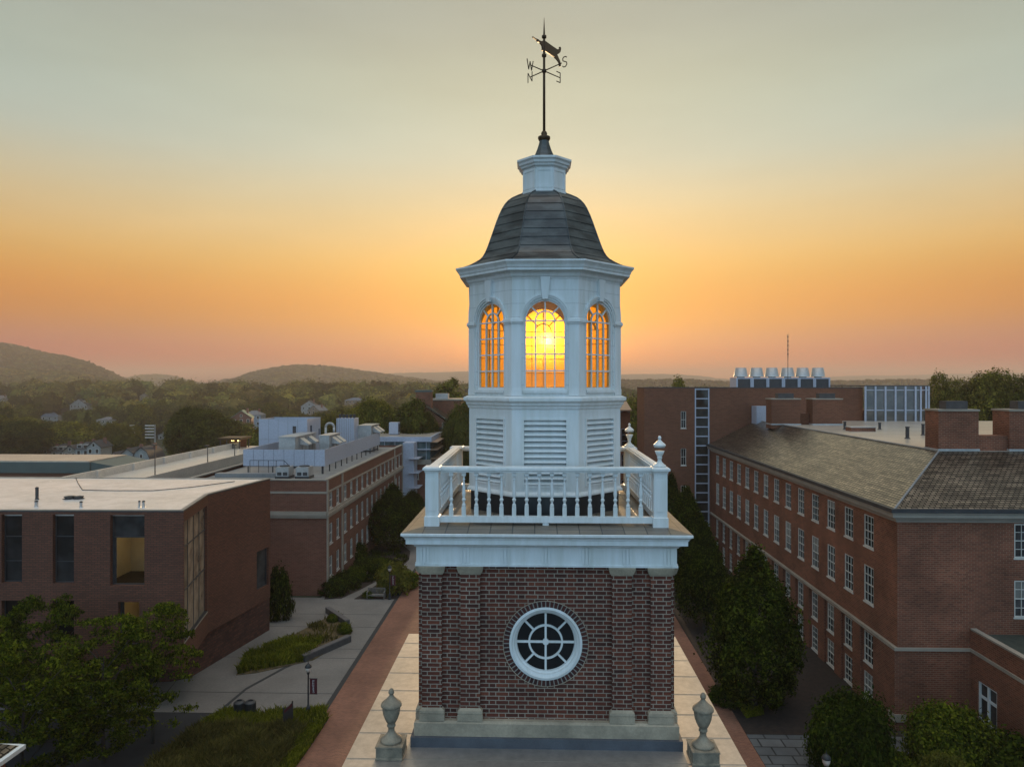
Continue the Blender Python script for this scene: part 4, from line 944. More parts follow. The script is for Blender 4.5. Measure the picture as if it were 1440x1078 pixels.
# ------------------------------------------------------------------ G: glass fronted block at the end of the science building
def build_G():
    y = 108.0; xr, zt = onY(606, 614, y); xl = -32
    G = empty('glass_pavilion', ((xr+xl)/2, 114, 0), 'flat roofed glass block with orange lit fins at the end of the science building', 'building')
    zg = onY(600, 646, y)[1]; zb = onY(600, 653, y)[1]; y1 = 121
    MB().box(xl, xr-.3, y+.3, y1, 0, zb).build('wall', 'brick_f', G)
    MB().box(xl, xr, y, y1+.1, zb+.001, zg).build('stone_band', 'limeband', G)
    MB().box(xl, xr-.15, y+.15, y1, zg+.001, zt-.75).build('glass_wall', 'glass_g', G)
    MB().box(xl, xr+.1, y-.1, y1+.1, zt-.749, zt).build('fascia', 'metal_blue', G)
    MB().box(xl+.2, xr-.2, y+.2, y1-.2, zt-.4, zt+.004).build('roof', 'flatroof', G)
    MB().box(xl, xr, y1-.3, y1+.08, zt+.001, zt+.7).build('parapet', 'metal_dark', G)
    for k in range(10): MB().box(xl+1+k*1.6, xl+1.06+k*1.6, y+.09, y+.15, zg+.002, zt-.76).build('mullion', 'metal_blue', G)
    for z in (zg+.05, (zg+zt)/2-.3, zt-.9):
        MB().box(xr-.14, xr+1.0, y+.3, y1, z, z+.12).build('sunlit_fin', 'panel_orange', G)
    MB().box(xl, xr, y-.5, y+.14, (zg+zt)/2-.2, (zg+zt)/2-.1).build('sunshade', 'metal_blue', G)
    for k in range(8): MB().box(xr-.14, xr-.05, y+.5+k*1.5, y+.62+k*1.5, zg, zt-.76).build('mullion', 'metal_dark', G)
    f = Frame(xr-.3, y+.3, 0, -1); a = onY(580.5, 660, y+.3)[0]-xr+.3; b = onY(589, 660, y+.3)[0]-xr+.3
    sash(G, f, a, b, onY(585, 674, y)[1], onY(585, 661, y)[1], 1, 2, -.02, fw=.12)
    a, b = onY(553, 665, y)[0], onY(566, 665, y)[0]
    MB().box(XF+.02, XF+1.7, 104.9, 107.9, 0, ZFR+.6).build('link_wall', 'metal_blue', G)
    for z in (4.5, 6.7, 8.8): MB().box(XF+1.0, XF+2.5, 104.4, 107.8, z, z+.12).build('sunshade', 'metal_blue', G)
    x, z = onY(547, 612, 112)
    U = empty('rooftop_unit', (x+.7, 112.7, zt), 'blue grey cube of an air conditioner on the glass block roof', 'air conditioner')
    MB().box(x, x+1.45, 112, 113.6, zt+.12, zt+1.95).build('casing', 'metal_blue', U); MB().box(x+.05, x+1.4, 112.05, 113.5, zt+.004, zt+.119).build('base_frame', 'metal_dark', U)
    MB().box(x+1.451, x+1.47, 112.2, 113.4, zt+.4, zt+1.7).build('grille', 'metal_dark', U)
build_G()
# ------------------------------------------------------------------ B: long brick dormitory
XB, YB, YB1, ZE = 20.9, 41.7, 84.98, 12.35
def build_B():
    B = empty('dormitory', (35, 62, 0), 'long red brick building with white sash windows and hipped slate roof', 'building')
    fl = Frame(XB, YB, -1, 0); ff = Frame(XB, YB, 0, -1)
    rows = [(9.76, 11.75, 4), (6.28, 8.58, 4), (2.48, 4.42, 4), (.12, 1.88, 4)]
    st = [-4.15-2.83*k for k in range(14)]
    holes = [(s, s+1.28, a, b) for s in st for a, b, _ in rows]
    m = MB(); wall(m, fl, -(YB1-YB), 0, 0, ZE, holes, .13)
    x0 = 6.6; fs = [x0+3.05*k for k in range(6)]
    fh = [(s, s+1.28, a, b) for s in fs for a, b in ((10.0, 11.95), (6.6, 8.7))]
    wall(m, ff, 0, 34, 0, ZE, fh, .13)
    m.face([(XB, YB1, 0), (XB+34, YB1, 0), (XB+34, YB1, ZE), (XB, YB1, ZE)]); m.face([(XB+34, YB, 0), (XB+34, YB1, 0), (XB+34, YB1, ZE), (XB+34, YB, ZE)])
    m.build('wall', 'brick_b', B)
    for s in st:
        for a, b, r_ in rows: sash(B, fl, s, s+1.28, a, b, 3, r_, .06, blinds=True)
    for h in fh: sash(B, ff, *h, 3, 4, .06, blinds=True)
    m = MB(); m.fbox(fl, -(YB1-YB), .0, -.01, .20, 4.62, 4.80); m.build('string_course', 'limeband', B)
    m = MB(); m.fbox(ff, -.2, 34, -.01, .09, 4.62, 4.80); m.build('string_course', 'limeband', B)
    for a, b in zip(st[1:], st): MB().fbox(fl, a+1.28+.22, b-.22, .001, .15, .0, 4.60).build('brick_pier', 'brick_b', B)
    MB().fbox(fl, st[0]+1.28+.22, -.002, .001, .15, .0, 4.60).build('brick_pier', 'brick_b', B)
    MB().box(XB-.17, XB+.5, YB-.06, YB+.7, .5, .95).build('corner_stone', 'limeband', B)
    m = MB()
    for e, z0, z1 in ((.10, ZE-.32, ZE-.15), (.25, ZE-.15, ZE), (.48, ZE, ZE+.22), (.55, ZE+.221, ZE+.30)):
        m.slab([(XB-e, YB-e), (XB+34, YB-e), (XB+34, YB+.5), (XB+.5, YB+.5), (XB+.5, YB1), (XB-e, YB1)], z0, z1-.001)
    m.build('cornice', 'cornice', B)
    MB().slab([(XB-.62, YB-.62), (XB+34, YB-.62), (XB+34, YB-.40), (XB-.40, YB-.40), (XB-.40, YB1), (XB-.62, YB1)], ZE+.301, ZE+.52).build('gutter', 'metal_dark', B)
    e = .52; zE, zR, run = ZE+.36, 15.6, 5.3
    m = MB(); n = 14
    def pt(t): return XB-e+(run+e)*t, YB-e+(run+e)*t, zE+(zR-zE)*t
    x0_, y0_, z0_ = pt(0); x1_, y1_, z1_ = pt(1)
    m.face([(x0_, y0_, z0_), (x1_, y1_, z1_), (x1_, YB1, z1_), (x0_, YB1, z0_)]); m.face([(x0_, y0_, z0_), (XB+34, y0_, z0_), (XB+34, y1_, z1_), (x1_, y1_, z1_)])
    m.face([(x0_, y0_, z0_-.06), (XB+34, y0_, z0_-.06), (XB+34, y0_, z0_), (x0_, y0_, z0_)]); m.face([(x0_, y0_, z0_-.06), (x0_, YB1, z0_-.06), (x0_, YB1, z0_), (x0_, y0_, z0_)])
    m.build('slate_roof', 'slates', B)
    MB().tube((x0_, y0_, z0_+.02), (x1_, y1_, z1_+.02), .06).build('hip_ridge', 'greyroof', B)
    MB().box(x1_, XB+34, y1_, YB1, zR-.3, zR+.02).build('flat_roof', 'flatroof', B)
    MB().tube((x1_, y1_, zR+.03), (x1_, YB1, zR+.03), .07, n=6).build('roof_edge', 'greyroof', B)
    def chimney(x, y, w, d, h, brick='brick_c'):
        c = MB().box(x, x+w, y, y+d, zR-.4, zR+h).build('chimney', brick, B)
        MB().box(x-.06, x+w+.06, y-.06, y+d+.06, zR+h+.001, zR+h+.12).build('chimney_cap', 'limeband', c)
        MB().box(x+w*.28, x+w*.82, y+d*.25, y+d*.75, zR+h+.121, zR+h+.65).build('chimney_pot', 'darkstone', c)
        MB().box(x-.05, x+w+.05, y-.05, y+d+.05, zR+.02, zR+.16).build('flashing', 'metal_pale', c)
    chimney(x1_+.0, y1_+.02, 2.55, 1.6, 2.6, 'brick_b'); chimney(x1_+4.5, y1_+.02, 3.0, 1.7, 2.6, 'brick_b')
    MB().box(x1_+2.56, x1_+4.49, y1_+.2, y1_+1.3, zR-.3, zR+1.0).build('chimney_wall', 'brick_b', B)
    for px0, px1 in ((1085, 1125.7), (1143, 1184.5)):
        xa = onY(px0, 580, 76)[0]; xb = onY(px1, 580, 76)[0]; chimney(xa, 76, xb-xa, 1.8, 2.7)
    xa = onY(1126, 580, 77)[0]; xb = onY(1143, 580, 77)[0]; MB().box(xa, xb, 77, 78, zR, zR+1.2).build('chimney_wall', 'brick_c', B)
    x = onY(1064, 590, 83.0)[0]; xb = onY(1085, 590, 83)[0]; MB().box(x, xb, 83.0, 84.9, zR-.4, zR+1.75).build('bulkhead', 'metal_blue', B)
    for i, (px, py, h, r_, lab) in enumerate(((1188, 604, .7, .12, 'leaning dark vent pipe on the dormitory flat roof beside the hatch'), (1237, 604, .6, .12, 'dark vent pipe behind the roof hatch on the dormitory'), (1276, 617, .9, .14, 'tallest dark vent pipe on the dormitory flat roof'), (1298, 612, .9, .12, 'dark vent pipe close beside the big near chimney'))):
        X_, Y_ = onZ(px, py, zR); v = empty('roof_vent', (X_, Y_, zR), lab, 'vent', 'vents on the dormitory roof')
        MB().lathe(X_, Y_, [(r_*1.8, zR+.02), (r_, zR+.12), (r_, zR+h)], 10).build('pipe', 'metal_dark', v); MB().lathe(X_, Y_, [(r_*1.2, zR+h+.001), (r_*1.2, zR+h+.08)], 10).build('cap', 'metal_dark', v)
    X_, Y_ = onZ(1210, 606, zR); v = empty('roof_hatch', (X_, Y_, zR), 'low brick sided hatch on the dormitory flat roof', 'roof hatch')
    MB().box(X_-1.1, X_+1.1, Y_-.6, Y_+.6, zR+.02, zR+.35).build('curb', 'brick_b', v); MB().box(X_-1.15, X_+1.15, Y_-.65, Y_+.65, zR+.351, zR+.42).build('lid', 'metal_pale', v)
    # low annex towards the camera
    AX = 25.05
    N_ = empty('annex', (29, 38, 0), 'low brick annex with mossy flat roof and white glazed doors', 'annex')
    fa = Frame(AX, YB, -1, 0); m = MB(); y_a, y_b = onX(1375, 960, AX)[0], onX(1402, 975, AX)[0]
    wall(m, fa, .0, 16, 0, 5.85, [(YB-y_a, YB-y_b, .05, 3.25)], .2); m.face([(AX, YB-16, 0), (AX+12, YB-16, 0), (AX+12, YB-16, 5.85), (AX, YB-16, 5.85)]); m.build('wall', 'brick_b', N_)
    MB().box(AX+.3, AX+12, YB-15.7, YB-.02, 5.3, 5.6).build('roof', 'moss', N_)
    MB().box(AX-.03, AX+.3, YB-16, YB-.02, 5.851, 5.95).build('coping', 'limeband', N_)
    MB().fbox(fa, .1, 16, -.01, .07, 4.62, 4.80).build('string_course', 'limeband', N_)
    s0, s1 = YB-y_a, YB-y_b; dm = MB()
    for a in (s0, (s0+s1)/2-.04, s1-.08): dm.fbox(fa, a-.04, a+.12, -.18, -.06, .05, 3.25)
    for z in (.05, 1.0, 2.35, 3.15): dm.fbox(fa, s0+.12, s1-.12, -.178, -.062, z, z+.14)
    d = dm.build('glazed_door', 'white', N_); P = fa.P; g = MB(); g.face([P(s0, -.14, .05), P(s1, -.14, .05), P(s1, -.14, 3.25), P(s0, -.14, 3.25)]); g.build('pane', 'darkglass', d)
    for k in range(3):
        MB().tube((28.3, YB-1.3+.6*k, 6.5), (28.3, YB-1.3+.6*k, 7.5), .03).build('rail_post', 'metal_dark', N_)
    MB().box(28.25, 32, YB-1.4, YB-.02, 6.3, 6.5).build('stair_landing', 'darkstone', N_)
    MB().box(28.6, 31.6, YB-1.2, YB-.2, 5.6, 6.29).build('stair_base', 'darkstone', N_)
    for z in (7.0, 7.5): MB().tube((28.3, YB-1.3, z), (28.3, YB-.1, z), .03).build('handrail', 'metal_dark', N_); MB().tube((28.3, YB-1.3, z), (32, YB-1.3, z), .03).build('handrail', 'metal_dark', N_)
build_B()
# ------------------------------------------------------------------ C: tall brick block behind the dormitory
def build_C():
    C = empty('library_block', (28, 95, 0), 'tall plain brick block with a glass stair strip behind the dormitory', 'building')
    Y0, X0, X1, ZT = 85.0, 13.0, 38.6, 19.45; fr = Frame(X0, Y0, 0, -1)
    sg0, sg1 = onY(977, 600, Y0)[0]-X0, onY(997.5, 600, Y0)[0]-X0
    wz = [(14.7, 16.7), (10.3, 12.3), (5.9, 7.9), (1.5, 3.5)]; wx = onY(957.5, 600, Y0)[0]-X0
    m = MB(); wall(m, fr, 0, X1-X0, 0, ZT, [(sg0, sg1, 0.3, ZT-.05)]+[(wx, wx+.62, a, b) for a, b in wz], .2)
    m.face([(X0, Y0, 0), (X0, 90.8, 0), (X0, 90.8, ZT), (X0, Y0, ZT)]); m.face([(X0, 90.8, 0), (X1, 110, 0), (X1, 110, ZT), (X0, 90.8, ZT)]); m.face([(X1, Y0, 0), (X1, 110, 0), (X1, 110, ZT), (X1, Y0, ZT)])
    m.build('wall', 'brick_c', C)
    MB().slab([(X0+.2, Y0+.2), (X1-.2, Y0+.2), (X1-.2, 109.5), (X0+.2, 90.5)], ZT-.6, ZT-.2).build('roof', 'greyroof', C)
    MB().slab([(X0-.03, Y0-.03), (X1, Y0-.03), (X1, Y0+.35), (X0+.35, Y0+.35), (X0+.35, 90.8), (X0-.03, 90.8)], ZT+.001, ZT+.12).build('coping', 'darkstone', C)
    for a, b in wz: sash(C, fr, wx, wx+.62, a, b, 2, 2, .1, fw=.06)
    g = MB(); n = 17; P = fr.P
    for s in (sg0, sg1-.14): g.fbox(fr, s, s+.14, -.15, .04, .3, ZT-.05)
    for k in range(n+1):
        z = .3+(ZT-.5)*k/n; g.fbox(fr, sg0+.14, sg1-.14, -.148, .02, z, z+.13)
    o = g.build('stair_window', 'metal_blue', C); g = MB(); g.face([P(sg0, -.1, .3), P(sg1, -.1, .3), P(sg1, -.1, ZT-.05), P(sg0, -.1, ZT-.05)]); g.build('pane', 'glass_c', o)
    # glazed rounded end
    z0, z1 = onY(1250, 592, Y0)[1], onY(1250, 543, Y0)[1]; pts = [(X1, Y0-.6)]
    nb = 5; w = 1.15
    x = X1
    for k in range(nb): x += w; pts.append((x, Y0-.6))
    for t in np.linspace(0.25, 1.25, 4): pts.append((x+2.6*math.sin(t), Y0-.6+2.6*(1-math.cos(t))))
    g = MB(); body = pts+[(pts[-1][0], 100), (X1, 100)]
    MB().slab(body, 0, z0-.1).build('end_wall', 'brick_c', C)
    gw = MB()
    for a, b in zip(pts, pts[1:]): gw.face([(*a, z0), (*b, z0), (*b, z1), (*a, z1)])
    gw.build('glass_wall', 'glass_g2', C)
    MB().slab(body, z1, z1+.12).build('end_roof', 'darkstone', C)
    MB().slab([(X1+.5, Y0+1.5), (X1+5, Y0+1.5), (X1+5, 99), (X1+.5, 99)], z0-.09, z0+1.2).build('end_core', 'brick_c', C)
    for p in pts: MB().box(p[0]-.10, p[0]+.10, p[1]-.12, p[1]+.05, z0-.1, z1+.002).build('mullion', 'metal_blue', C)
    for z in (z0+1.3, z1-.45):
        for a, b in zip(pts, pts[1:]): MB().tube((*a, z), (*b, z), .06, n=5).build('transom', 'metal_blue', C)
    # cooling towers
    zb = ZT-.2; yt = 95.0; z_box = onY(1100, 531, yt)[1]; z_fan0 = onY(1100, 530, yt)[1]; z_fan1 = onY(1100, 517, yt)[1]
    nm = ['end of the row beside the open sky', 'second from the open sky end', 'third from the open sky end', 'fan stack crossed by the thin mast', 'next beyond the mast', 'last of the row towards the glazed end']
    for i, px in enumerate((1041.7, 1063.8, 1085.2, 1107.2, 1128.5, 1150.0)):
        x = onY(px, 525, yt)[0]
        t = empty('cooling_tower', (x, yt, zb), 'grey cooling tower cone on the brick block, '+nm[i], 'cooling tower', 'cooling towers on the brick block')
        MB().box(x-1.01, x+1.01, yt-1.5, yt+1.5, zb, z_box).build('casing', 'metal_blue', t)
        MB().box(x-.8, x+.8, yt-1.52, yt-1.501, zb+.2, z_box-.15).build('louvre_grille', 'metal_dark', t)
        MB().lathe(x, yt, [(.95, z_box+.12), (.90, z_box+.2), (.70, z_fan1), (.66, z_fan1), (.6, z_box+.3)], 24, False).build('fan_stack', 'metal_pale', t, True)
        MB().lathe(x, yt, [(.5, z_box+.001), (.5, z_box+.119)], 12).build('fan_hub', 'metal_dark', t)
    x, zt = onY(1108, 470, 92); a = empty('radio_mast', (x, 92, ZT), 'thin striped radio mast rising before the cooling towers', 'mast')
    MB().tube((x, 92, ZT-.2), (x, 92, zt-3), .045, .04).build('pole', 'metal_dark', a); MB().tube((x, 92, zt-3), (x, 92, zt), .07, .05).build('antenna', 'panel_orange', a)
    for k in range(5): MB().lathe(x, 92, [(.09, zt-.4-k*.55), (.09, zt-.25-k*.55)], 8).build('antenna_band', 'metal_dark', a)
    # smaller wing with canopy left of the block
    W = empty('canopy_wing', (11, 99, 0), 'brick wing with stacked glazing and slatted canopy behind the balustrade urns', 'building')
    xa = 7.6; xb = 12.95; zt = onY(880, 577, 97)[1]; f = Frame(xa, 97, 0, -1); m = MB()
    hs = [(s, s+1.0, z, z+2.6) for s in (2.9, 4.15) for z in (.8, 4.3, 7.8, 11.3)]
    wall(m, f, 0, xb-xa, 0, zt, hs, .3); m.face([(xa, 97, 0), (xa, 108, 0), (xa, 108, zt), (xa, 97, zt)]); m.build('wall', 'brick_c', W)
    for h in hs:
        sash(W, f, *h, 1, 3, .25, 'metal_blue', 'glass_c', sill=False, fw=.1)
    m = MB(); m.loft([[(xa-.5, 95.6, zt+.0), (xb, 95.6, zt+.0), (xb, 95.6, zt+.15), (xa-.5, 95.6, zt+.15)], [(xa-.5, 101, zt+1.0), (xb, 101, zt+1.0), (xb, 101, zt+1.15), (xa-.5, 101, zt+1.15)]]); m.build('canopy', 'panel_orange', W)
    for k in range(6): MB().box(xa+k*1.0, xa+.1+k*1.0, 95.5, 96.9, zt-.25, zt-.01).build('canopy_bracket', 'metal_dark', W)
    MB().box(xa, xb, 101.1, 108, zt-.2, zt+.6).build('roof', 'metal_dark', W)
build_C()
# ------------------------------------------------------------------ planting
MT['leaf_hornbeam'] = mk_leaf('hornbeam_leaf', (.009, .014, .002), (.020, .031, .004), (.085, .105, .013), .30, .5, False, .2)
MT['leaf_locust'] = mk_leaf('locust_leaf', (.018, .030, .004), (.060, .085, .009), (.16, .18, .018), .35, .5, False, .5)
MT['leaf_town'] = mk_leaf('town_leaf', (.036, .042, .012), (.078, .086, .020), (.17, .17, .038), .25, .16)
MT['leaf_wood'] = mk_leaf('wood_leaf', (.062, .066, .024), (.115, .114, .036), (.19, .175, .05), .20, .085, True)
MT['leaf_shrub'] = mk_leaf('shrub_leaf', (.020, .032, .006), (.048, .070, .010), (.12, .14, .018), .3, .8)
MT['leaf_yellow'] = mk_leaf('yellow_shrub_leaf', (.08, .09, .02), (.15, .15, .03), (.20, .19, .04), .35, .8)
MT['blade'] = mk_leaf('grass_blade', (.05, .07, .008), (.11, .13, .013), (.20, .20, .024), .35, .5)
MT['blade_dry'] = mk_leaf('seed_grass_blade', (.045, .045, .018), (.075, .075, .024), (.12, .105, .04), .35, .6)
MT['bark'] = mk('bark', (.06, .048, .038), (.03, .025, .02), 4, .9, fine=15, bmp=.5, stretch=(1, 1, .25))
MT['hillwood'] = mk('hill_wood', (.050, .050, .022), (.085, .078, .030), .02, .95, fine=.12)
rng = np.random.default_rng(7)
def trunk_mesh(h, r, limbs, rg, spread=1.0):
    m = MB(); bend = rg.normal(size=2)*.03*h
    p = [(bend[0]*t*t, bend[1]*t*t, h*t) for t in np.linspace(0, 1, 6)]
    for i in range(5): m.tube(p[i], p[i+1], r*(1-.16*i)*(1.25 if i == 0 else 1), r*(1-.16*(i+1)), 8)
    for k in range(limbs):
        t = .3+.65*k/limbs; a = k*2.4; b = Vector((bend[0]*t*t, bend[1]*t*t, h*t)); l = spread*h*(.35+.2*rg.random())
        q = b+Vector((math.cos(a)*l*.6, math.sin(a)*l*.6, l*.55)); m.tube(b, q, r*.42*(1.1-t*.6), r*.18, 6)
        q2 = q+Vector((math.cos(a+.5)*l*.45, math.sin(a+.5)*l*.45, l*.3)); m.tube(q, q2, r*.18, r*.05, 5)
    return m
def lumps(rg):
    c = rg.normal(size=(5, 3))
    def f(ang, t): return 1+.13*np.sin(2*ang+c[0, 0]*3+4*t)+.10*np.sin(5*ang+c[1, 0]*5-9*t)+.07*np.sin(9*ang+c[2, 0]*7+17*t)+.05*np.sin(23*t+c[3, 0]*4)
    return f
def egg_leaves(rg, R_, H, z0, nclump, per, sig, size, prof, up=.3, inner=.35, kk=1.0):
    f = lumps(rg); t = rg.random(nclump)**.9; ang = rg.random(nclump)*2*np.pi; rr = prof(t)*f(ang, t)*R_*(1-inner*rg.random(nclump)**2.2)
    C = np.stack([rr*np.cos(ang), rr*np.sin(ang), z0+t*H], -1)
    P = (C[:, None, :]+rg.normal(size=(nclump, per, 3))*np.array(sig)).reshape(-1, 3)
    Q = P-np.array([0, 0, z0+H*.45]); Q = Q/np.array([R_, R_, H*.5]); Q /= np.linalg.norm(Q, axis=1, keepdims=True)+1e-6
    return leaf_quads(rg, P, size, up, out=Q, k=kk)
def make_tree(name, label, cat, trunk, V, mat, group=None):
    e = empty(name, (0, 0, 0), label, cat, group)
    trunk.build('trunk', 'bark', e, origin=(0, 0, 0))
    me = quads_mesh('crown', V, mat); o = bpy.data.objects.new('crown', me); COL.objects.link(o); o.parent = e; o['_w'] = (0, 0, 0)
    return e
def put(proto, x, y, z, s, rz, label, group, used=set()):
    if proto.name in used:
        return dup(proto, (x, y, z), rz, label, group, s)
    used.add(proto.name); proto.location = (x, y, z); proto.rotation_euler = (0, 0, rz); proto.scale = (s,)*3 if isinstance(s, (int, float)) else s
    if label: proto['label'] = label
    if group: proto['group'] = group
    return proto
hprof = lambda t: np.where(t < .27, .66+.34*np.sin(t/.27*np.pi/2), (1-((t-.27)/.735)**1.35).clip(.02, 1)**.92)
def hornbeam(seed):
    rg = np.random.default_rng(seed); H = 9.6
    V = egg_leaves(rg, 3.0, H-1.2, 1.2, 900, 40, (.17, .17, .30), .20, hprof, .25)
    V2 = egg_leaves(rg, 1.1, 4.6, 3.4, 160, 40, (.16, .16, .3), .20, hprof, .25)+np.array([1.2*math.cos(seed), 1.2*math.sin(seed), 0])
    return make_tree('hornbeam_tree', 'x', 'tree', trunk_mesh(6.0, .2, 9, rg, .6), np.concatenate([V, V2]), 'leaf_hornbeam')
hb = [hornbeam(3), hornbeam(11)]
GH = 'dense hornbeams flanking the hall'
def hbm(k, px, d, top, wpx, rz, lab):
    x, y = onZ(px, 539+20000/d); z_top = onY(px, top, y)[1]; s = z_top/10.0; w = wpx*d/1000/6.6
    put(hb[k], x, y, 0, (w, w, s), rz, lab, GH)
hbm(0, 1061, 44, 770, 140, .4, 'big dense hornbeam beside the patio, largest of the trees under the dormitory windows')
hbm(1, 991, 58, 736, 84, 2.2, 'dense hornbeam second in line along the dormitory, behind the biggest one')
hbm(0, 966, 68, 686, 74, 3.6, 'hornbeam third in line, in front of the glass stair strip')
hbm(1, 944, 80, 666, 56, 5.2, 'darkest hornbeam at the far end of the dormitory row')
hbm(1, 553, 86, 681, 78, .9, 'dark hornbeam against the science building wall')
hbm(0, 580, 96, 690, 66, 1.9, 'hornbeam behind the dark one, over the bend of the footpath')
def locust(seed):
    rg = np.random.default_rng(seed); H = 7.2; nb = 120
    t = .18+.82*rg.random(nb)**.8; ang = rg.random(nb)*2*np.pi; rad = 2.9*np.sqrt(np.clip(1-((t-.42)/.62)**2, .03, 1))*(.45+.55*rg.random(nb)**.5)
    C = np.stack([rad*np.cos(ang), rad*np.sin(ang), t*H], -1); out = []
    for c, a, r_ in zip(C, ang, rad):
        n = 120; L_ = rg.random(n)**.7*1.35-.45; W = rg.normal(size=n)*.26*(1-np.abs(L_)*.4); Zz = rg.normal(size=n)*.07-.22*L_**2
        out.append(np.stack([c[0]+L_*math.cos(a)-W*math.sin(a), c[1]+L_*math.sin(a)+W*math.cos(a), c[2]+Zz+.15*L_], -1))
    P = np.concatenate(out); V = leaf_quads(rg, P, .175, .9, .5)
    return make_tree('locust_tree', 'x', 'tree', trunk_mesh(5.6, .13, 12, rg, .75), V, 'leaf_locust')
lo = [locust(5), locust(8)]
GL = 'feathery trees before the dark gallery building'
for k, px, d, top, w, rz, lab in ((0, 215, 39.6, 852, 100, .3, 'feathery tree at the angled corner window of the gallery'), (1, 145, 37.5, 872, 130, 1.9, 'feathery bright leaved tree beside the asphalt, middle of its clump'),
                                  (1, 30, 33, 905, 150, 4.0, 'yellowish feathery tree beside the small shingled roof'), (0, 60, 39.5, 842, 105, 2.6, 'darker feathery tree against the slot windows of the gallery'),
                                  (0, 108, 34.5, 955, 120, 5.0, 'low feathery tree beside the road in front of its clump'), (1, -25, 38, 872, 120, .8, 'feathery tree half cut by the frame edge at the slot windows')):
    x, y = onZ(px, 539+20000/d); s = onY(px, top, y)[1]/7.3; w = w*d/1000/5.6; put(lo[k], x, y, 0, (w, w, s), rz, lab, GL)
def shrub(seed, mat, n=150, size=.13):
    rg = np.random.default_rng(seed)
    V = egg_leaves(rg, 1.0, 1.15, .1, n, 44, (.11, .11, .10), size, lambda t: np.sqrt(np.clip(1-((t-.35)/.68)**2, .05, 1)), .4, .5)
    m = MB()
    for k in range(5): m.tube((0, 0, 0), (.5*math.cos(k*1.3), .5*math.sin(k*1.3), .8), .04, .015, 5)
    e = empty('shrub', (0, 0, 0), 'x', 'shrub'); m.build('stem', 'bark', e, origin=(0, 0, 0))
    o = bpy.data.objects.new('foliage', quads_mesh('foliage', V, mat)); COL.objects.link(o); o.parent = e; return e
sh = {'g': shrub(21, 'leaf_shrub'), 'y': shrub(22, 'leaf_yellow'), 'd': shrub(23, 'leaf_hornbeam'), 'B': shrub(24, 'leaf_shrub', 700, .075), 'Y': shrub(25, 'leaf_yellow', 300, .09)}
for k, px, py, wpx, h, lab in (('B', 1197, 1092, 100, 4.0, 'big leafy shrub at the frame bottom before the corner of the dormitory'), ('B', 1340, 1090, 104, 3.3, 'big leafy shrub before the white glazed doors of the annex'),
                               ('Y', 1330, 1135, 70, 2.3, 'yellow green feathery shrub under the big shrub by the annex doors'), ('g', 1415, 1105, 90, 2.4, 'dark low shrub at the frame edge under the annex wall'),
                               ('g', 1250, 1105, 80, 1.6, 'low shrub between the two big leafy shrubs'),
                               ('d', 392, 870, 34, 4.2, 'narrow conical shrub at the far corner of the gallery'), ('y', 553, 833, 46, 2.7, 'bright green bush behind the bench beside the banner lamp'),
                               ('g', 574, 826, 30, 1.5, 'low bush beside the brick walk behind the banner lamp'), ('d', 470, 836, 34, 1.6, 'dark bush at the corner pilaster of the science building'),
                               ('d', 486, 826, 34, 1.5, 'dark bush second along the science building wall'), ('g', 499, 817, 30, 1.4, 'green bush in front of the white garden chairs'), ('d', 513, 809, 34, 1.7, 'dark bush where the science bed meets the footpath'),
                               ('g', 532, 803, 28, 1.3, 'green bush under the dark hornbeam on the footpath side'), ('d', 500, 792, 34, 2.2, 'dark tall bush under the science building windows'),
                               ('g', 484, 890, 18, .8, 'round green bush between the two low walls of the planter'), ('g', 467, 874, 14, .6, 'small green bush behind the low wall in the planter'),
                               ('g', 1030, 985, 56, .8, 'low green ground shrub at the foot of the biggest hornbeam'), ('d', 1075, 985, 50, .8, 'low dark shrub under the biggest hornbeam'),
                               ('g', 518, 840, 16, .6, 'tiny shrub beside the bench')):
    x, y = onZ(px, py); w = wpx*y/1000/2.0; put(sh[k], x, y, 0, (w, w, h/1.3), px*.37, lab, 'shrubs on the campus')
def in_poly(P, poly):
    x, y = P[:, 0], P[:, 1]; ins = np.zeros(len(P), bool); n = len(poly)
    for i in range(n):
        (x1, y1), (x2, y2) = poly[i], poly[(i+1) % n]
        c = ((y1 > y) != (y2 > y)) & (x < (x2-x1)*(y-y1)/(y2-y1+1e-12)+x1); ins ^= c
    return ins
def grass(name, poly, n, h, mat, sel=None, clumpy=.0):
    xs, ys = zip(*poly); P = np.stack([rng.uniform(min(xs), max(xs), n), rng.uniform(min(ys), max(ys), n)], -1); P = P[in_poly(P, poly)]
    if sel is not None: P = P[sel(P)]
    if clumpy: P = P[(np.sin(P[:, 0]*1.7+np.sin(P[:, 1]*1.1)*2)+np.sin(P[:, 1]*2.3+P[:, 0]*.7)+rng.normal(size=len(P))*.8) > clumpy]
    n = len(P); hh = h*(.6+.6*rng.random(n))*(1+.25*np.sin(P[:, 0]*2.1)*np.cos(P[:, 1]*1.7)); a = rng.random(n)*6.283; lean = rng.normal(size=(n, 2))*.35*hh[:, None]
    b = np.concatenate([P, np.full((n, 1), .04)], 1); w = np.stack([np.cos(a), np.sin(a), np.zeros(n)], -1)*(.03+.02*rng.random(n))[:, None]
    mid = b+np.concatenate([lean*.4, hh[:, None]*.6], 1); tip = b+np.concatenate([lean, hh[:, None]*.95], 1)
    V = np.concatenate([np.stack([b-w, b+w, mid+w*.8, mid-w*.8], 1), np.stack([mid-w*.8, mid+w*.8, tip+w*.15, tip-w*.15], 1)])
    o = bpy.data.objects.new(name, quads_mesh(name, V, mat)); COL.objects.link(o); tag(o, kind='stuff')
split = onZ(300, 1030)[1]
grass('sedge_grass', BED, 52000, .42, 'blade', lambda P: (P[:, 1] > split+.25*np.sin(P[:, 0]*2)) | (P[:, 0] > -14.0), -.8)
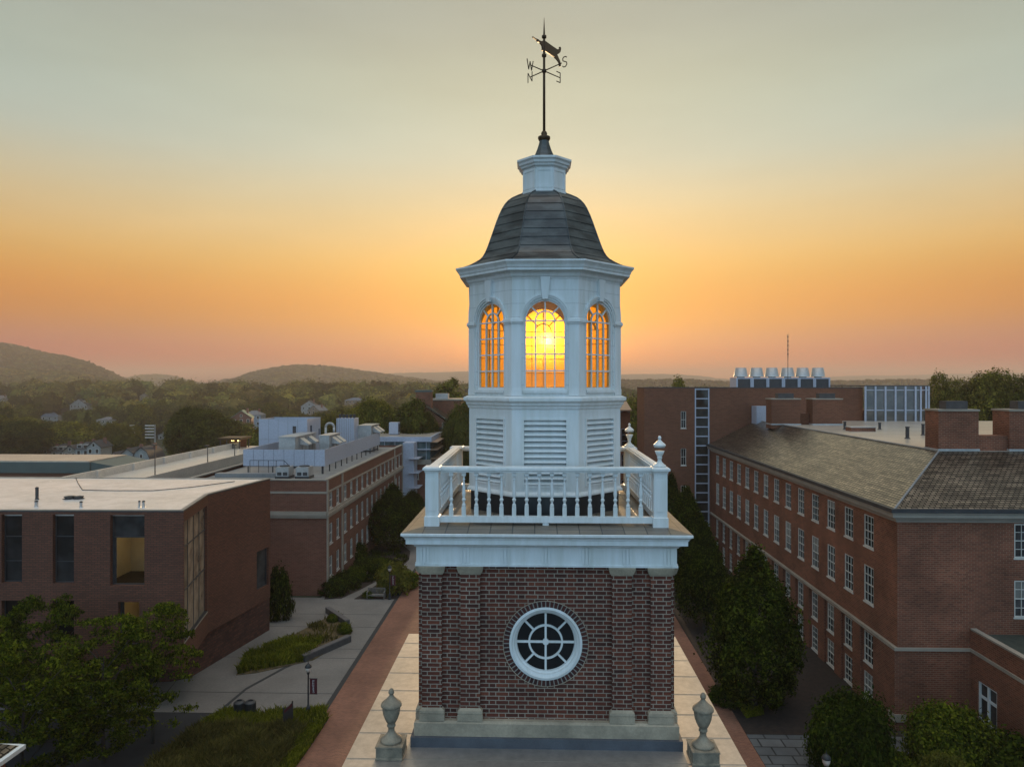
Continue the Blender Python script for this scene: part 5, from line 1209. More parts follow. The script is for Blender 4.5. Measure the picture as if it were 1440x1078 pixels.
grass('seed_grass', BED, 60000, .62, 'blade_dry', lambda P: (P[:, 1] < split+.3) & (P[:, 0] < -13.2), -1.0)
ISL = pxpoly([(334, 948), (346, 925), (400, 899), (440, 880), (452, 905), (430, 930), (395, 936), (360, 945)])
grass('planter_grass', ISL, 26000, .55, 'blade', lambda P: P[:, 1] < onZ(420, 903)[1], -.6)
ISL2 = pxpoly([(400, 899), (464, 866), (470, 858), (488, 874), (495, 888), (488, 900), (440, 928)])
grass('sparse_grass', ISL2, 7000, .35, 'blade_dry', None, .8)
grass('ground_cover', pxpoly([(457, 841), (480, 840), (506, 828), (533, 814), (562, 798), (575, 787), (560, 772), (520, 775), (480, 790)]), 16000, .35, 'leaf_hornbeam', None, .3)
grass('lawn_patch', pxpoly([(1005, 950), (1040, 955), (1075, 1005), (1050, 1010)]), 9000, .2, 'blade', None, .0)
# ------------------------------------------------------------------ street furniture
def lamp(px, py, lab, banner=True, d=None):
    x, y = onZ(px, py) if d is None else (d[0], d[1])
    L_ = empty('street_lamp', (x, y, 0), lab, 'street lamp', 'acorn lamps along the walks')
    MB().lathe(x, y, [(.17, 0), (.17, .12), (.14, .16), (.12, .42), (.13, .46), (.085, .52), (.07, .62), (.052, .66), (.042, 2.45), (.07, 2.48), (.08, 2.54), (.10, 2.58), (.12, 2.60)], 12).build('post', 'lamp_iron', L_, True)
    MB().lathe(x, y, [(.11, 2.601), (.16, 2.72), (.175, 2.82), (.165, 2.885)], 16).build('globe', 'opal', L_, True)
    MB().lathe(x, y, [(.20, 2.886), (.205, 2.93), (.16, 3.02), (.08, 3.09), (.03, 3.11), (.035, 3.15), (.015, 3.20), (.004, 3.30)], 16).build('cap', 'lamp_iron', L_, True)
    if banner:
        for z in (1.28, 2.22): MB().tube((x, y, z), (x+.56, y, z), .014, n=6).build('banner_rod', 'lamp_iron', L_)
        b = MB().box(x+.10, x+.54, y-.008, y+.008, 1.295, 2.205).build('banner', 'maroon', L_)
        me = text_mesh('LAFAYETTE', .155); me.materials.append(MT['lettering']); t = bpy.data.objects.new('lettering', me); COL.objects.link(t)
        t.parent = b; t.location = Vector((x+.32, y-.014, 1.75))-Vector(b['_w']); t.rotation_euler = Euler((R(90), R(-90), 0), 'XYZ')
    return L_
lamp(433.5, 1005, 'black lamp post with maroon banner in the grass bed beside the brick walk')
lamp(548, 842, 'black lamp post with maroon banner behind the bench')
lamp(0, 0, 'black acorn lamp between the patio shrub and the frame bottom', False, (13.3, 32.9))
def bin_(px, lab):
    x, y = onZ(px, 1004.5); B = empty('litter_bin', (x, y, 0), lab, 'litter bin', 'black litter bins by the grass bed')
    MB().lathe(x, y, [(.27, .0), (.30, .05), (.31, .70), (.29, .72)], 20).build('drum', 'lamp_iron', B)
    for k in range(20): MB().tube((x+.315*math.cos(k*math.pi/10), y+.315*math.sin(k*math.pi/10), .06), (x+.325*math.cos(k*math.pi/10), y+.325*math.sin(k*math.pi/10), .70), .012, n=4).build('slat', 'lamp_iron', B)
    MB().lathe(x, y, [(.33, .721), (.34, .76), (.31, .80), (.22, .86), (.15, .87), (.15, .80)], 20).build('lid', 'metal_dark', B)
bin_(336.5, 'black slatted litter bin closer to the asphalt of a pair'); bin_(352, 'black slatted litter bin closer to the lamp post of a pair')
x, y = onZ(405, 1027); S_ = empty('wayfinding_sign', (x, y, 0), 'black and maroon post sign standing in the grass bed', 'sign', rz=R(55))
S_['_w'] = (0, 0, 0)
for dx in (-.3, .3): MB().box(dx-.03, dx+.03, -.03, .03, 0, 1.45 if dx < 0 else 1.62).build('post', 'lamp_iron', S_, origin=(0, 0, 0))
b = MB(); b.loft([[(-.27, -.02, .45), (.27, -.02, .45), (.27, .02, .45), (-.27, .02, .45)], [(-.27, -.02, 1.30), (.27, -.02, 1.52), (.27, .02, 1.52), (-.27, .02, 1.30)]]); b.build('board', 'lamp_iron', S_, origin=(0, 0, 0))
MB().loft([[(-.27, -.024, 1.12), (.27, -.024, 1.34), (.27, -.021, 1.34), (-.27, -.021, 1.12)], [(-.27, -.024, 1.29), (.27, -.024, 1.51), (.27, -.021, 1.51), (-.27, -.021, 1.29)]]).build('maroon_band', 'maroon', S_, origin=(0, 0, 0))
S_['_w'] = (x, y, 0)
x0, y0 = onZ(515.5, 842.5); x1, _ = onZ(540.5, 842.5); Bn = empty('park_bench', ((x0+x1)/2, y0, 0), 'weathered wooden slat bench facing the plaza', 'bench')
for x in (x0, x1-.07):
    MB().box(x, x+.07, y0, y0+.07, 0, .64).build('leg', 'weathered_wood', Bn); MB().box(x, x+.07, y0+.5, y0+.57, 0, .95).build('leg', 'weathered_wood', Bn); MB().box(x-.01, x+.08, y0-.05, y0+.55, .641, .68).build('armrest', 'weathered_wood', Bn)
m = MB()
for k in range(5): m.box(x0+.071, x1-.071, y0+.03+k*.095, y0+.11+k*.095, .40, .43)
m.build('seat_slat', 'weathered_wood', Bn)
m = MB()
for k in range(16): xx = x0+.1+(x1-x0-.2)*k/15; m.box(xx-.022, xx+.022, y0+.52, y0+.545, .46, .90)
m.build('back_slat', 'weathered_wood', Bn); MB().box(x0+.071, x1-.071, y0+.505, y0+.56, .901, .96).build('top_rail', 'weathered_wood', Bn); MB().box(x0+.071, x1-.071, y0+.01, y0+.05, .30, .395).build('apron', 'weathered_wood', Bn)
for i, (px, py) in enumerate(((506, 812), (513, 808))):
    x, y = onZ(px, py); c = empty('garden_chair', (x, y, 0), ('white garden chair nearer the science building in the planting bed', 'white garden chair nearer the footpath in the planting bed')[i], 'chair', 'white garden chairs in the bed')
    MB().box(x-.3, x+.3, y-.3, y+.3, .38, .43).build('seat', 'trim', c); P = [(x-.3, y+.25, .431), (x+.3, y+.25, .431), (x+.3, y+.30, .431), (x-.3, y+.30, .431)]
    MB().loft([P, [(a, b_+.3, 1.05) for a, b_, _ in P]]).build('backrest', 'trim', c)
    for dx in (-.27, .23):
        for dy in (-.27, .23): MB().box(x+dx, x+dx+.05, y+dy, y+dy+.05, 0, .379).build('leg', 'trim', c)
        MB().box(x+dx-.03, x+dx+.08, y-.32, y+.3, .58, .61).build('armrest', 'trim', c)
def low_wall(p, q, lab, h=.5, t=.42):
    a, b = onZ(*p), onZ(*q); n = Vector((b[1]-a[1], -(b[0]-a[0]), 0)).normalized()*t
    W = empty('planter_wall', (*a, 0), lab, 'low wall', 'low walls round the planter')
    c = [a, b, (b[0]-n.x, b[1]-n.y), (a[0]-n.x, a[1]-n.y)]; MB().slab(c, 0, h-.08).build('wall', 'darkstone', W); MB().slab(c, h-.079, h).build('cap_stone', 'darkstone2', W)
MT['darkstone2'] = mk('dark_stone_cap', (.13, .115, .11), (.095, .085, .085), 2, .65, fine=12)
low_wall((429, 931), (494, 902), 'dark stone low wall edging the planter near the brick walk')
low_wall((492, 879), (464, 860), 'dark stone low wall at the far tip of the planter, pointing at the science building')
# small shingled roof at the frame edge
Sh = empty('shingled_porch', (-18.8, 24, 0), 'small building corner with grey shingles and white gutter at the frame edge', 'building')
xx, zz = onY(28, 1048, 24.5); MB().box(xx-6, xx-.3, 20, 24.2, 0, zz-.3).build('wall', 'brick_b', Sh)
m = MB(); m.face([(xx, 24.5, zz), (xx, 19, zz), (xx-3.4, 20.5, zz+1.5), (xx-3.4, 22.5, zz+1.5)]); m.face([(xx, 24.5, zz), (xx-3.4, 22.5, zz+1.5), (xx-7, 22.5, zz+1.5), (xx-7, 24.5, zz)]); m.build('shingle_roof', 'slates', Sh)
MB().box(xx-.02, xx+.14, 19, 24.6, zz-.14, zz+.01).build('gutter', 'white', Sh); MB().box(xx-7, xx-.03, 24.5, 24.62, zz-.14, zz+.01).build('gutter', 'white', Sh)
# ------------------------------------------------------------------ parking deck and neighbours
def build_deck():
    D = empty('parking_deck', (-50, 95, 0), 'long pale concrete parking deck with solid parapets beyond the white roof', 'parking deck')
    x0, x1, y0, y1, z = -55, -45, 63, 133, 8.2
    MB().box(x0, x1, y0, y1, 0, z).build('deck_slab', 'concrete', D)
    for xa, xb in ((x0, x0+.3), (x1-.3, x1+.002)): MB().box(xa, xb, y0, y1, z+.001, z+.95).build('parapet', 'concrete', D)
    for k in range(8): MB().box(x0+.301, x0+.6, y0+8+k*8, y0+8.8+k*8, z+.001, z+.9).build('parapet_pier', 'concrete', D)
    for i, (px, top, lab) in enumerate(((218, 626, 'lamp pole on the deck parapet nearest the white roof, with dark head'), (292, 627, 'thin lamp pole halfway along the deck parapet'), (330, 626, 'lamp pole on the deck parapet beside the pale roof penthouse'))):
        y, zt = onX(px, top, x1-.15); p = empty('deck_lamp', (x1-.15, y, z+.95), lab, 'lamp pole', 'lamp poles on the parking deck')
        MB().tube((x1-.15, y, z+.951), (x1-.15, y, zt), .07, .05).build('pole', 'metal_dark', p); MB().box(x1-.35, x1+.05, y-.5, y+.3, zt+.001, zt+.14).build('head', 'metal_dark', p)
    xa, zt = onY(323, 613, 131); xb = onY(350, 613, 131)[0]; g = empty('stair_pavilion', ((xa+xb)/2, 130, z), 'brown glass stair pavilion with lit lamps at the end of the deck', 'pavilion')
    MB().box(xa-.3, xb+.3, 126.5, 131.5, zt-.35, zt).build('roof', 'bronze', g)
    for x in np.linspace(xa, xb-.15, 4):
        for y in (126.8, 131): MB().box(x, x+.15, y, y+.15, z, zt-.351).build('post', 'metal_dark', g)
    MB().box(xa+.2, xb-.2, 130.4, 130.5, z, zt-.36).build('back_wall', 'brick_c', g)
    m = MB(); m.face([(xa, 126.9, z), (xb, 126.9, z), (xb, 126.9, zt-.36), (xa, 126.9, zt-.36)]); m.build('pane', 'clearpane', g)
    for k in range(2): MB().box(xa+1.2+1.1*k, xa+1.6+1.1*k, 129, 129.2, zt-.8, zt-.6).build('lamp', 'smalllamp', g)
    T_ = empty('teal_building', (-90, 99, 0), 'low flat roofed building with teal fascia far beyond the white roof', 'building')
    xr = onY(126, 650, 94)[0]
    MB().box(-150, xr-.3, 94.3, 103, 0, 7.9).build('wall', 'brick_f', T_); MB().box(-150, xr, 94, 103.3, 7.901, 9.35).build('fascia', 'teal', T_); MB().box(-150, xr-.15, 94.15, 103.1, 9.351, 9.52).build('roof', 'flatroof', T_)
    m = MB(); m.loft([[(xr+.01, 94.2, 7.9), (xr+.01, 103, 7.9), (xr+.01, 103, 9.4), (xr+.01, 94.2, 9.4)], [(xr+4.2, 95, 7.9), (xr+4.2, 103, 7.9), (xr+4.2, 103, 8.5), (xr+4.2, 95, 8.5)]]); m.build('sloped_end', 'teal', T_)
build_deck()
def build_colonial():
    Y = 125; E = empty('gabled_hall', (-20, 132, 0), 'brick gabled hall with broad chimneys and slate roof among big trees', 'building')
    xr, ze = onY(630, 591, Y); xp, zp = onY(590, 566, Y); half = xr-xp; ext = 16
    m = MB(); P = [(xp-half+.6, Y, 0), (xr-.6, Y, 0), (xr-.6, Y, ze), (xp, Y, zp-.1), (xp-half+.6, Y, ze)]; m.prism(P, (0, ext, 0)); m.build('wall', 'brick_b', E)
    for a, b in (((xr+.3, ze-.25), (xp, zp)), ((xp, zp), (xp-half-.3, ze-.25))):
        MB().loft([[(a[0], Y-.35, a[1]), (b[0], Y-.35, b[1]), (b[0], Y-.35, b[1]+.3), (a[0], Y-.35, a[1]+.3)], [(a[0], Y+ext, a[1]), (b[0], Y+ext, b[1]), (b[0], Y+ext, b[1]+.3), (a[0], Y+ext, a[1]+.3)]]).build('slate_roof', 'slates', E)
    MB().box(xr-1.1, xr-.5, Y-.08, Y+.4, 0, ze-.3).build('corner_quoin', 'limeband', E)
    xa, z1 = onY(585, 551, Y+1); xb = onY(607, 551, Y+1)[0]
    c = MB().box(xa, xb, Y+.6, Y+2.4, zp-3, z1).build('chimney', 'brick_b', E); MB().box(xa-.12, xb+.12, Y+.5, Y+2.5, z1+.001, z1+.35).build('chimney_cap', 'teal', c)
    xa, z1 = onY(604, 563, Y+6); xb = onY(648, 563, Y+6)[0]
    u = MB().box(xa, xb, Y+6, Y+14, 0, z1).build('upper_block', 'brick_b', E); MB().box(xa-.2, xb+.2, Y+5.8, Y+14, z1+.001, z1+.3).build('coping', 'limeband', u); MB().box(xa+1, xa+3.3, Y+7, Y+9, z1+.301, z1+1.3).build('roof_unit', 'metal_pale', u)
    f = Frame(xr-.6, Y+.01, 1, 0)
    f2 = Frame(xp-half+.6, Y, 0, -1)
    for k in range(3):
        for z in (2.5, 6.3, 9.9): sash(E, f2, 2+3.2*k, 3.2+3.2*k, z, z+1.9, 2, 2, -.05)
    xg = onY(648, 612, 128)[0]
    w = MB().box(xr-.5, xr+6, 128, 140, 0, 9.3).build('side_wing', 'brick_b', E); MB().box(xr-.7, xr+6.2, 127.8, 140, 9.301, 9.8).build('coping', 'limeband', w)
    fw = Frame(xr-.5, 128, 0, -1)
    for k in range(3):
        for z in (1.6, 5.4): sash(E, fw, .6+1.9*k, 1.6+1.9*k, z, z+2.2, 2, 2, -.05)
build_colonial()
# ------------------------------------------------------------------ the valley town
def colmat(name, c, rough=.8): MT[name] = mk(name, c, tuple(x*.78 for x in c), .8, rough, fine=4); return name
W_ = [colmat('house_white', (.36, .35, .33)), colmat('house_cream', (.32, .27, .21)), colmat('house_red', (.22, .09, .065)), colmat('house_tan', (.30, .22, .16)), colmat('house_blue', (.30, .34, .38))]
R_ = [colmat('roof_charcoal', (.050, .050, .055)), colmat('roof_brown', (.10, .08, .07)), colmat('roof_blue', (.15, .17, .20)), colmat('roof_green', (.14, .22, .16)), colmat('roof_grey', (.20, .19, .19))]
BOX = []
def house(px, ytop, d, w, l, h, rh, wm, rm, rot, lab, shape='gable', grp=None, dormer=False):
    r = ray(px, 539); x, y = r.x*d, r.y*d
    zt = CZ-(ytop-539)/1000*d; z0 = min(zt-h-rh, float(gz(x, y)))
    hh = zt-rh
    H = empty('town_house', (x, y, z0), lab, 'house', grp, rot); H['_w'] = (0, 0, 0); o0 = (0, 0, 0)
    b = hh-z0
    MB().box(-w/2, w/2, -l/2, l/2, 0, b).build('wall', wm, H, origin=o0)
    m = MB(); e = .35
    if shape == 'gable': sec = [(-w/2-e, b-.1), (0, b+rh), (w/2+e, b-.1)]
    elif shape == 'gambrel': sec = [(-w/2-e, b-.1), (-w/2*.72, b+rh*.62), (0, b+rh), (w/2*.72, b+rh*.62), (w/2+e, b-.1)]
    else: sec = None
    if sec:
        m.prism([(a, -l/2-.02, c) for a, c in sec], (0, l+.04, 0)); m.build('gable', wm, H, origin=o0)
        for (a, c), (a2, c2) in zip(sec, sec[1:]):
            MB().loft([[(a, -l/2-e, c), (a2, -l/2-e, c2), (a2, -l/2-e, c2+.22), (a, -l/2-e, c+.22)], [(a, l/2+e, c), (a2, l/2+e, c2), (a2, l/2+e, c2+.22), (a, l/2+e, c+.22)]]).build('roof', rm, H, origin=o0)
    else:
        m.loft([[(-w/2-e, -l/2-e, b), (w/2+e, -l/2-e, b), (w/2+e, l/2+e, b), (-w/2-e, l/2+e, b)], [(-w*.12, -l*.12, b+rh), (w*.12, -l*.12, b+rh), (w*.12, l*.12, b+rh), (-w*.12, l*.12, b+rh)]]); m.build('roof', rm, H, origin=o0)
    n = max(2, int(w/2.6)); k = 0
    for zz in (b-1.9, b-4.7):
        if zz < .3: continue
        for i in range(n):
            xx = -w/2+w*(i+.5)/n
            f = MB().box(xx-.55, xx+.55, -l/2-.06, -l/2-.001, zz, zz+1.5).build('window', 'trim', H, origin=o0); MB().box(xx-.42, xx+.42, -l/2-.08, -l/2-.061, zz+.12, zz+1.38).build('pane', 'darkglass', f, origin=o0)
    if shape != 'hip':
        f = MB().box(-.45, .45, -l/2-.09, -l/2-.021, b+rh*.15, b+rh*.15+1.1).build('window', 'trim', H, origin=o0); MB().box(-.33, .33, -l/2-.11, -l/2-.091, b+rh*.15+.1, b+rh*.15+1.0).build('pane', 'darkglass', f, origin=o0)
    if dormer:
        for s in (-w*.22, w*.22):
            f = MB().box(s-.8, s+.8, -l/2+.2, -l/2+2.6, b+.2, b+rh*.72).build('dormer', 'house_white', H, origin=o0); MB().box(s-.5, s+.5, -l/2+.15, -l/2+.199, b+.5, b+rh*.6).build('pane', 'darkglass', f, origin=o0)
    MB().box(w*.18, w*.18+.8, l*.1, l*.1+.8, b+rh*.4, b+rh+.9).build('chimney', 'house_red', H, origin=o0)
    H['_w'] = (x, y, z0); s = 1000/d; BOX.append((px-w*.7*s, px+w*.7*s, ytop-1, ytop+(rh+h*.3)*s, d))
G1 = 'row houses beyond the teal roof'
for i, px in enumerate((20, 38, 55, 73, 90, 107, 124, 140)):
    house(px, 631-[0, 2, 5, 2, 6, 5, 9, 11][i]-1, 252-2*i, 4.3, 8, 5.6, 2.1, W_[[0, 3, 0, 1, 0, 1, 0, 0][i]], 'roof_charcoal', .12, 'dark roofed row house beyond the teal fascia, '+['at the frame edge end of the row', 'second from the frame edge end', 'third, with white gable', 'fourth, with cream wall', 'fifth, pale fronted', 'sixth, cream fronted', 'seventh, taller', 'last of the row'][i], 'gable' if i % 2 else 'hip', G1, i % 2 == 0)
G2 = 'houses with arched white gables by the floodlights'
for i, (px, yt) in enumerate(((172, 634), (190, 629), (209, 627))):
    house(px, yt, 215, 4.7, 10, 3.6, 3.6, 'house_white', 'roof_charcoal', .1, 'white gambrel house with dark curved roof, '+['lowest, nearest the teal roof', 'middle of three by the floodlight poles', 'beside the taller floodlight pole'][i], 'gambrel', G2)
house(174, 612, 335, 8, 9, 7.5, 2.2, 'house_white', 'roof_grey', .5, 'plain white boxy house above the gambrel houses', 'hip')
house(240, 604, 400, 11, 10, 6, 2.8, 'house_white', 'roof_blue', .3, 'pale house with blue roof behind the taller floodlight pole', 'gable', None, True)
house(72, 578, 480, 10, 10, 6, 3.4, 'house_white', 'roof_blue', .4, 'house with blue grey pyramid roof alone in the trees', 'hip')
house(117, 561, 560, 15, 10, 6, 4.5, 'house_white', 'roof_charcoal', -.1, 'large house with twin white dormers high among the trees', 'gable', None, True)
house(154, 586, 430, 11, 9, 6.5, 1.6, 'house_white', 'roof_grey', .1, 'long white two storey house among trees below the ridge', 'hip')
house(3, 556, 600, 6, 8, 5, 2.5, 'house_white', 'roof_grey', 0, 'tiny white house at the frame edge under the hill')
house(341, 577, 300, 8, 11, 6, 3.0, 'house_red', 'roof_green', .3, 'red brick house with green gable beyond the stair pavilion')
house(358, 577, 335, 8, 8, 6, 2.0, 'house_blue', 'roof_grey', .1, 'pale blue grey house beside the red brick one', 'hip')
house(436, 563, 450, 10, 10, 6, 3.5, 'house_white', 'roof_brown', .2, 'white house with brown roof above the pale penthouse')
house(447, 570, 430, 8, 9, 6, 3.0, 'house_tan', 'roof_grey', -.3, 'tan house just below the brown roofed white one')
house(500, 559, 520, 14, 9, 5, 1.8, 'house_tan', 'roof_blue', 0, 'long low blue grey roof above the exhaust box', 'hip')
house(205, 553, 640, 7, 8, 5, 2.5, 'house_cream', 'roof_brown', 0, 'small cream house on the wooded slope above the floodlights')
def floodlight(px, yt, d, rows, wpx, lab):
    r = ray(px, 539); x, y = r.x*d, r.y*d; zt = CZ-(yt-539)/1000*d; z0 = float(gz(x, y)); f = empty('floodlight_mast', (x, y, z0), lab, 'floodlight', 'sports floodlights in the valley')
    MB().tube((x, y, z0), (x, y, zt), .35, .2, 8).build('mast', 'metal_pale', f); w = wpx*d/1000
    for k in range(rows):
        z = zt-.5-k*1.25; b = MB().box(x-w, x+.1, y-.45, y-.15, z, z+.12).build('crossarm', 'metal_pale', f)
        for j in range(4): MB().box(x-w+w*j/4+.05, x-w+w*(j+.8)/4+.05, y-.9, y-.451, z-.1, z+.45).build('lamp_head', 'trim', b)
    BOX.append((px-wpx, px+3, yt-2, yt+28, d))
floodlight(189, 597, 330, 4, 6, 'floodlight mast with narrow head beside the yellow green tree'); floodlight(218, 597, 300, 5, 13, 'floodlight mast with wide head of lamps, nearer the parking deck')
# ------------------------------------------------------------------ trees of the town
def blob_tree(name, seed, R0, H, z0, ncl, per, size, mat, prof, trunk=True, sig=.5, offs=4):
    rg = np.random.default_rng(seed); parts = [egg_leaves(rg, R0*.8, H-z0, z0, ncl, per, (sig, sig, sig*.8), size, prof, .4, .22, 1.8)]
    for k in range(offs):
        a = rg.random()*6.28; s = .35+.25*rg.random(); parts.append(egg_leaves(rg, R0*s, (H-z0)*s*1.1, z0+(H-z0)*(.1+.5*rg.random()), int(ncl*s*.6), per, (sig*.8,)*3, size, prof, .4, .22, 1.8)+np.array([R0*.6*math.cos(a), R0*.6*math.sin(a), 0]))
    parts.append(core_quads(np.array([[0, 0, z0+(H-z0)*.45]]), np.array([[R0*.62, R0*.62, (H-z0)*.42]]), 14, 8, rg))
    return make_tree(name, 'x', 'tree', trunk_mesh(H*.6, R0*.06, 6, rg, .6), np.concatenate(parts), mat)
rprof = lambda t: np.sqrt(np.clip(1-((t-.42)/.60)**2, .04, 1)); cprof = lambda t: np.clip(1.02-t, .03, 1)**.9
PR = {'round': [blob_tree('broadleaf_tree', s, 6.0, 13, 2.0, 170, 26, .62, 'leaf_town', rprof) for s in (1, 2, 3, 4)], 'tall': [blob_tree('tall_tree', 5, 4.6, 17, 2.5, 180, 26, .6, 'leaf_town', rprof)],
      'cone': [blob_tree('conifer_tree', 6, 3.2, 15, 1.0, 160, 24, .5, 'leaf_hornbeam', cprof, offs=0)], 'big': [blob_tree('shade_tree', s, 7.0, 18, 2.5, 520, 34, .42, 'leaf_town', rprof, sig=.45, offs=6) for s in (8, 9)],
      'yel': [blob_tree('yellow_tree', 10, 5.5, 12, 2.0, 220, 26, .5, 'leaf_yellow2', rprof)]} if MT.setdefault('leaf_yellow2', mk_leaf('yellow_tree_leaf', (.08, .085, .018), (.13, .125, .025), (.17, .155, .035), .35, .2)) else {}
HB = {'round': (6.0, 13.3), 'tall': (4.6, 17.3), 'cone': (3.2, 15), 'big': (7.0, 18.4), 'yel': (5.5, 12.3)}
def tree(kind, k, px, ytop, d, w, lab, grp=None, sink=0):
    r = ray(px, 539); x, y = r.x*d, r.y*d; z0 = float(gz(x, y))-sink; zt = CZ-(ytop-539)/1000*d; sz = (zt-z0)/HB[kind][1]; sw = w/2/HB[kind][0]
    put(PR[kind][k], x, y, z0, (sw, sw, sz), px*.7+d, lab, grp)
tree('big', 0, 288, 574, 172, 15.5, 'large dark shade tree at the end of the parking deck wall'); tree('big', 1, 262, 578, 180, 9, 'bright shade tree leaning on the large dark one by the parking deck')
tree('big', 0, 532, 562, 122, 8.4, 'round dark green tree behind the rooftop air conditioner cube'); tree('big', 1, 578, 566, 119, 9.0, 'round green tree just in front of the gabled hall')
tree('big', 1, 648, 567, 116, 6.4, 'dark tree between the gabled hall and the cupola'); tree('tall', 0, 627, 539, 160, 10, 'loose crowned tall tree behind the gabled hall chimneys')
tree('yel', 0, 172, 597, 250, 11.5, 'yellow green tree beside the narrow floodlight mast'); tree('big', 0, 22, 592, 235, 22, 'broad olive tree standing at the frame edge above the row houses')
tree('big', 1, 84, 606, 290, 15, 'broad dark tree right behind the row houses'); tree('big', 0, 1388, 523, 116, 10.5, 'tallest shade tree behind the dormitory chimneys'); tree('big', 1, 1345, 532, 120, 8.5, 'leafy tree by the near dormitory chimney, lower than its neighbour')
tree('big', 1, 1432, 527, 112, 8, 'shade tree at the frame edge behind the second chimney'); tree('round', 2, 1318, 562, 125, 6, 'small bright tree between glazed end wall and chimney')
tree('round', 1, 892, 557, 128, 6, 'bright tree behind the slatted canopy wing'); tree('round', 0, 955, 540, 150, 7, 'tree top peeping over the flat roof of the brick block')
tree('yel', 0, 452, 590, 145, 6, 'bright green tree peeping between penthouse and exhaust box'); tree('big', 1, 498, 575, 150, 10, 'green tree behind the ribbed exhaust box')
tree('round', 3, 364, 603, 160, 8, 'dark tree beside the pale penthouse wall'); tree('big', 0, 1412, 556, 118, 7, 'dark lower tree in the gap between the two dormitory chimneys')
rt = random.Random(5); placed = 0
def hides(px, d, w, yt, yb):
    s = w/2*1000/d
    return any(bx0 < px+s and bx1 > px-s and by0 < yb and by1 > yt and d < bd for bx0, bx1, by0, by1, bd in BOX)
zone = lambda px: 'beyond the parking deck' if px < 330 else 'beyond the science building roof'
NAME = {'round': 'round olive broadleaf tree in the valley town ', 'tall': 'tall narrow tree in the valley town ', 'cone': 'dark pointed conifer in the valley town ', 'yel': 'yellowish tree in the valley town '}
spots = []
for row in range(14):
    d = 178+row*19.5; step = 15*250/d*.92
    px = -40+rt.random()*step
    while px < 665:
        spots.append((px+rt.uniform(-3, 3), d+rt.uniform(-7, 7))); px += step*rt.uniform(.75, 1.35)*1.15
rt.shuffle(spots)
for px, d in spots:
    kind = rt.choices(['round', 'tall', 'cone', 'yel'], [7, 2.2, 1.1, .9])[0]; k = rt.randrange(len(PR[kind])); w = {'round': rt.uniform(11, 19), 'tall': rt.uniform(8, 13), 'cone': rt.uniform(5, 8), 'yel': rt.uniform(9, 13)}[kind]
    h = {'round': rt.uniform(10, 18), 'tall': rt.uniform(14, 21), 'cone': rt.uniform(11, 17), 'yel': rt.uniform(8, 12)}[kind]
    r = ray(px, 539); z0 = float(gz(r.x*d, r.y*d)); yt = 539+(CZ-z0-h)/d*1000; yb = 539+(CZ-z0)/d*1000
    if hides(px, d, w, yt, yb) or placed >= 240: continue
    if yt > (628 if px < 250 else 612 if px < 340 else 583): continue
    if px < 345 and d < 215 and yt < 600: continue
    if d < 330 and 330 < px and yt < 562: continue
    placed += 1; tree(kind, k, px, yt, d, w, NAME[kind]+zone(px), NAME[kind]+zone(px))
# far wood: one mass
def tones(rg, n, per):
    t = rg.uniform(.25, 1.3, n)[:, None]*np.stack([1+rg.normal(size=n)*.12, np.ones(n), 1+rg.normal(size=n)*.15], -1); return np.repeat(t, per, axis=0)
def wood(name, d0, d1, px0, px1, n, per, size, hmin, hmax, wmin, wmax, seed, mat='leaf_wood', zf=gz):
    rg = np.random.default_rng(seed); d = np.sqrt(rg.uniform(d0**2, d1**2, n)); px = rg.uniform(px0, px1, n); u = (px-720)/1000
    x = F.x*d+RV.x*u*d; y = F.y*d+RV.y*u*d; h = rg.uniform(hmin, hmax, n); w = rg.uniform(wmin, wmax, n); z0 = np.asarray(zf(x, y), float)
    keep = np.array([not hides(p, dd, ww, 539+(CZ-z-hh)/dd*1000, 539+(CZ-z)/dd*1000) for p, dd, ww, hh, z in zip(px, d, w, h, z0)]); x, y, z0, h, w = x[keep], y[keep], z0[keep], h[keep], w[keep]; n = len(x)
    v = rg.normal(size=(n, per, 3)); v /= np.linalg.norm(v, axis=2, keepdims=True); v[:, :, 2] = np.where(v[:, :, 2] < -.3, -v[:, :, 2], v[:, :, 2])
    ln = 1+.28*np.sin(v[:, :, :1]*5+rg.random((n, 1, 1))*6)*np.sin(v[:, :, 1:2]*6+rg.random((n, 1, 1))*6)+.12*rg.normal(size=(n, per, 1))
    C = np.stack([x, y, z0+h*.58], -1)[:, None, :]+v*ln*np.stack([w/2, w/2, h*.44], -1)[:, None, :]
    V = leaf_quads(rg, C.reshape(-1, 3), size, .3, out=v.reshape(-1, 3), k=2.0); t = tones(rg, n, 1)
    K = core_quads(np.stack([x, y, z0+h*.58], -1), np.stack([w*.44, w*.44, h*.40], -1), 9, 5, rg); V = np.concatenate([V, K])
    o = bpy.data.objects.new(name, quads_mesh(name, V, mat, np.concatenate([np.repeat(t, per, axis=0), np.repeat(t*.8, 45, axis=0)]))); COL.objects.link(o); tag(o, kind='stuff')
wood('valley_wood', 430, 720, -60, 700, 760, 210, 1.8, 10, 23, 14, 25, 31)
wood('slope_wood', 720, 1000, -60, 800, 1000, 120, 2.3, 7, 16, 14, 25, 32)
wood('plain_wood', 260, 1000, 860, 1490, 1100, 90, 2.1, 9, 19, 12, 21, 33)
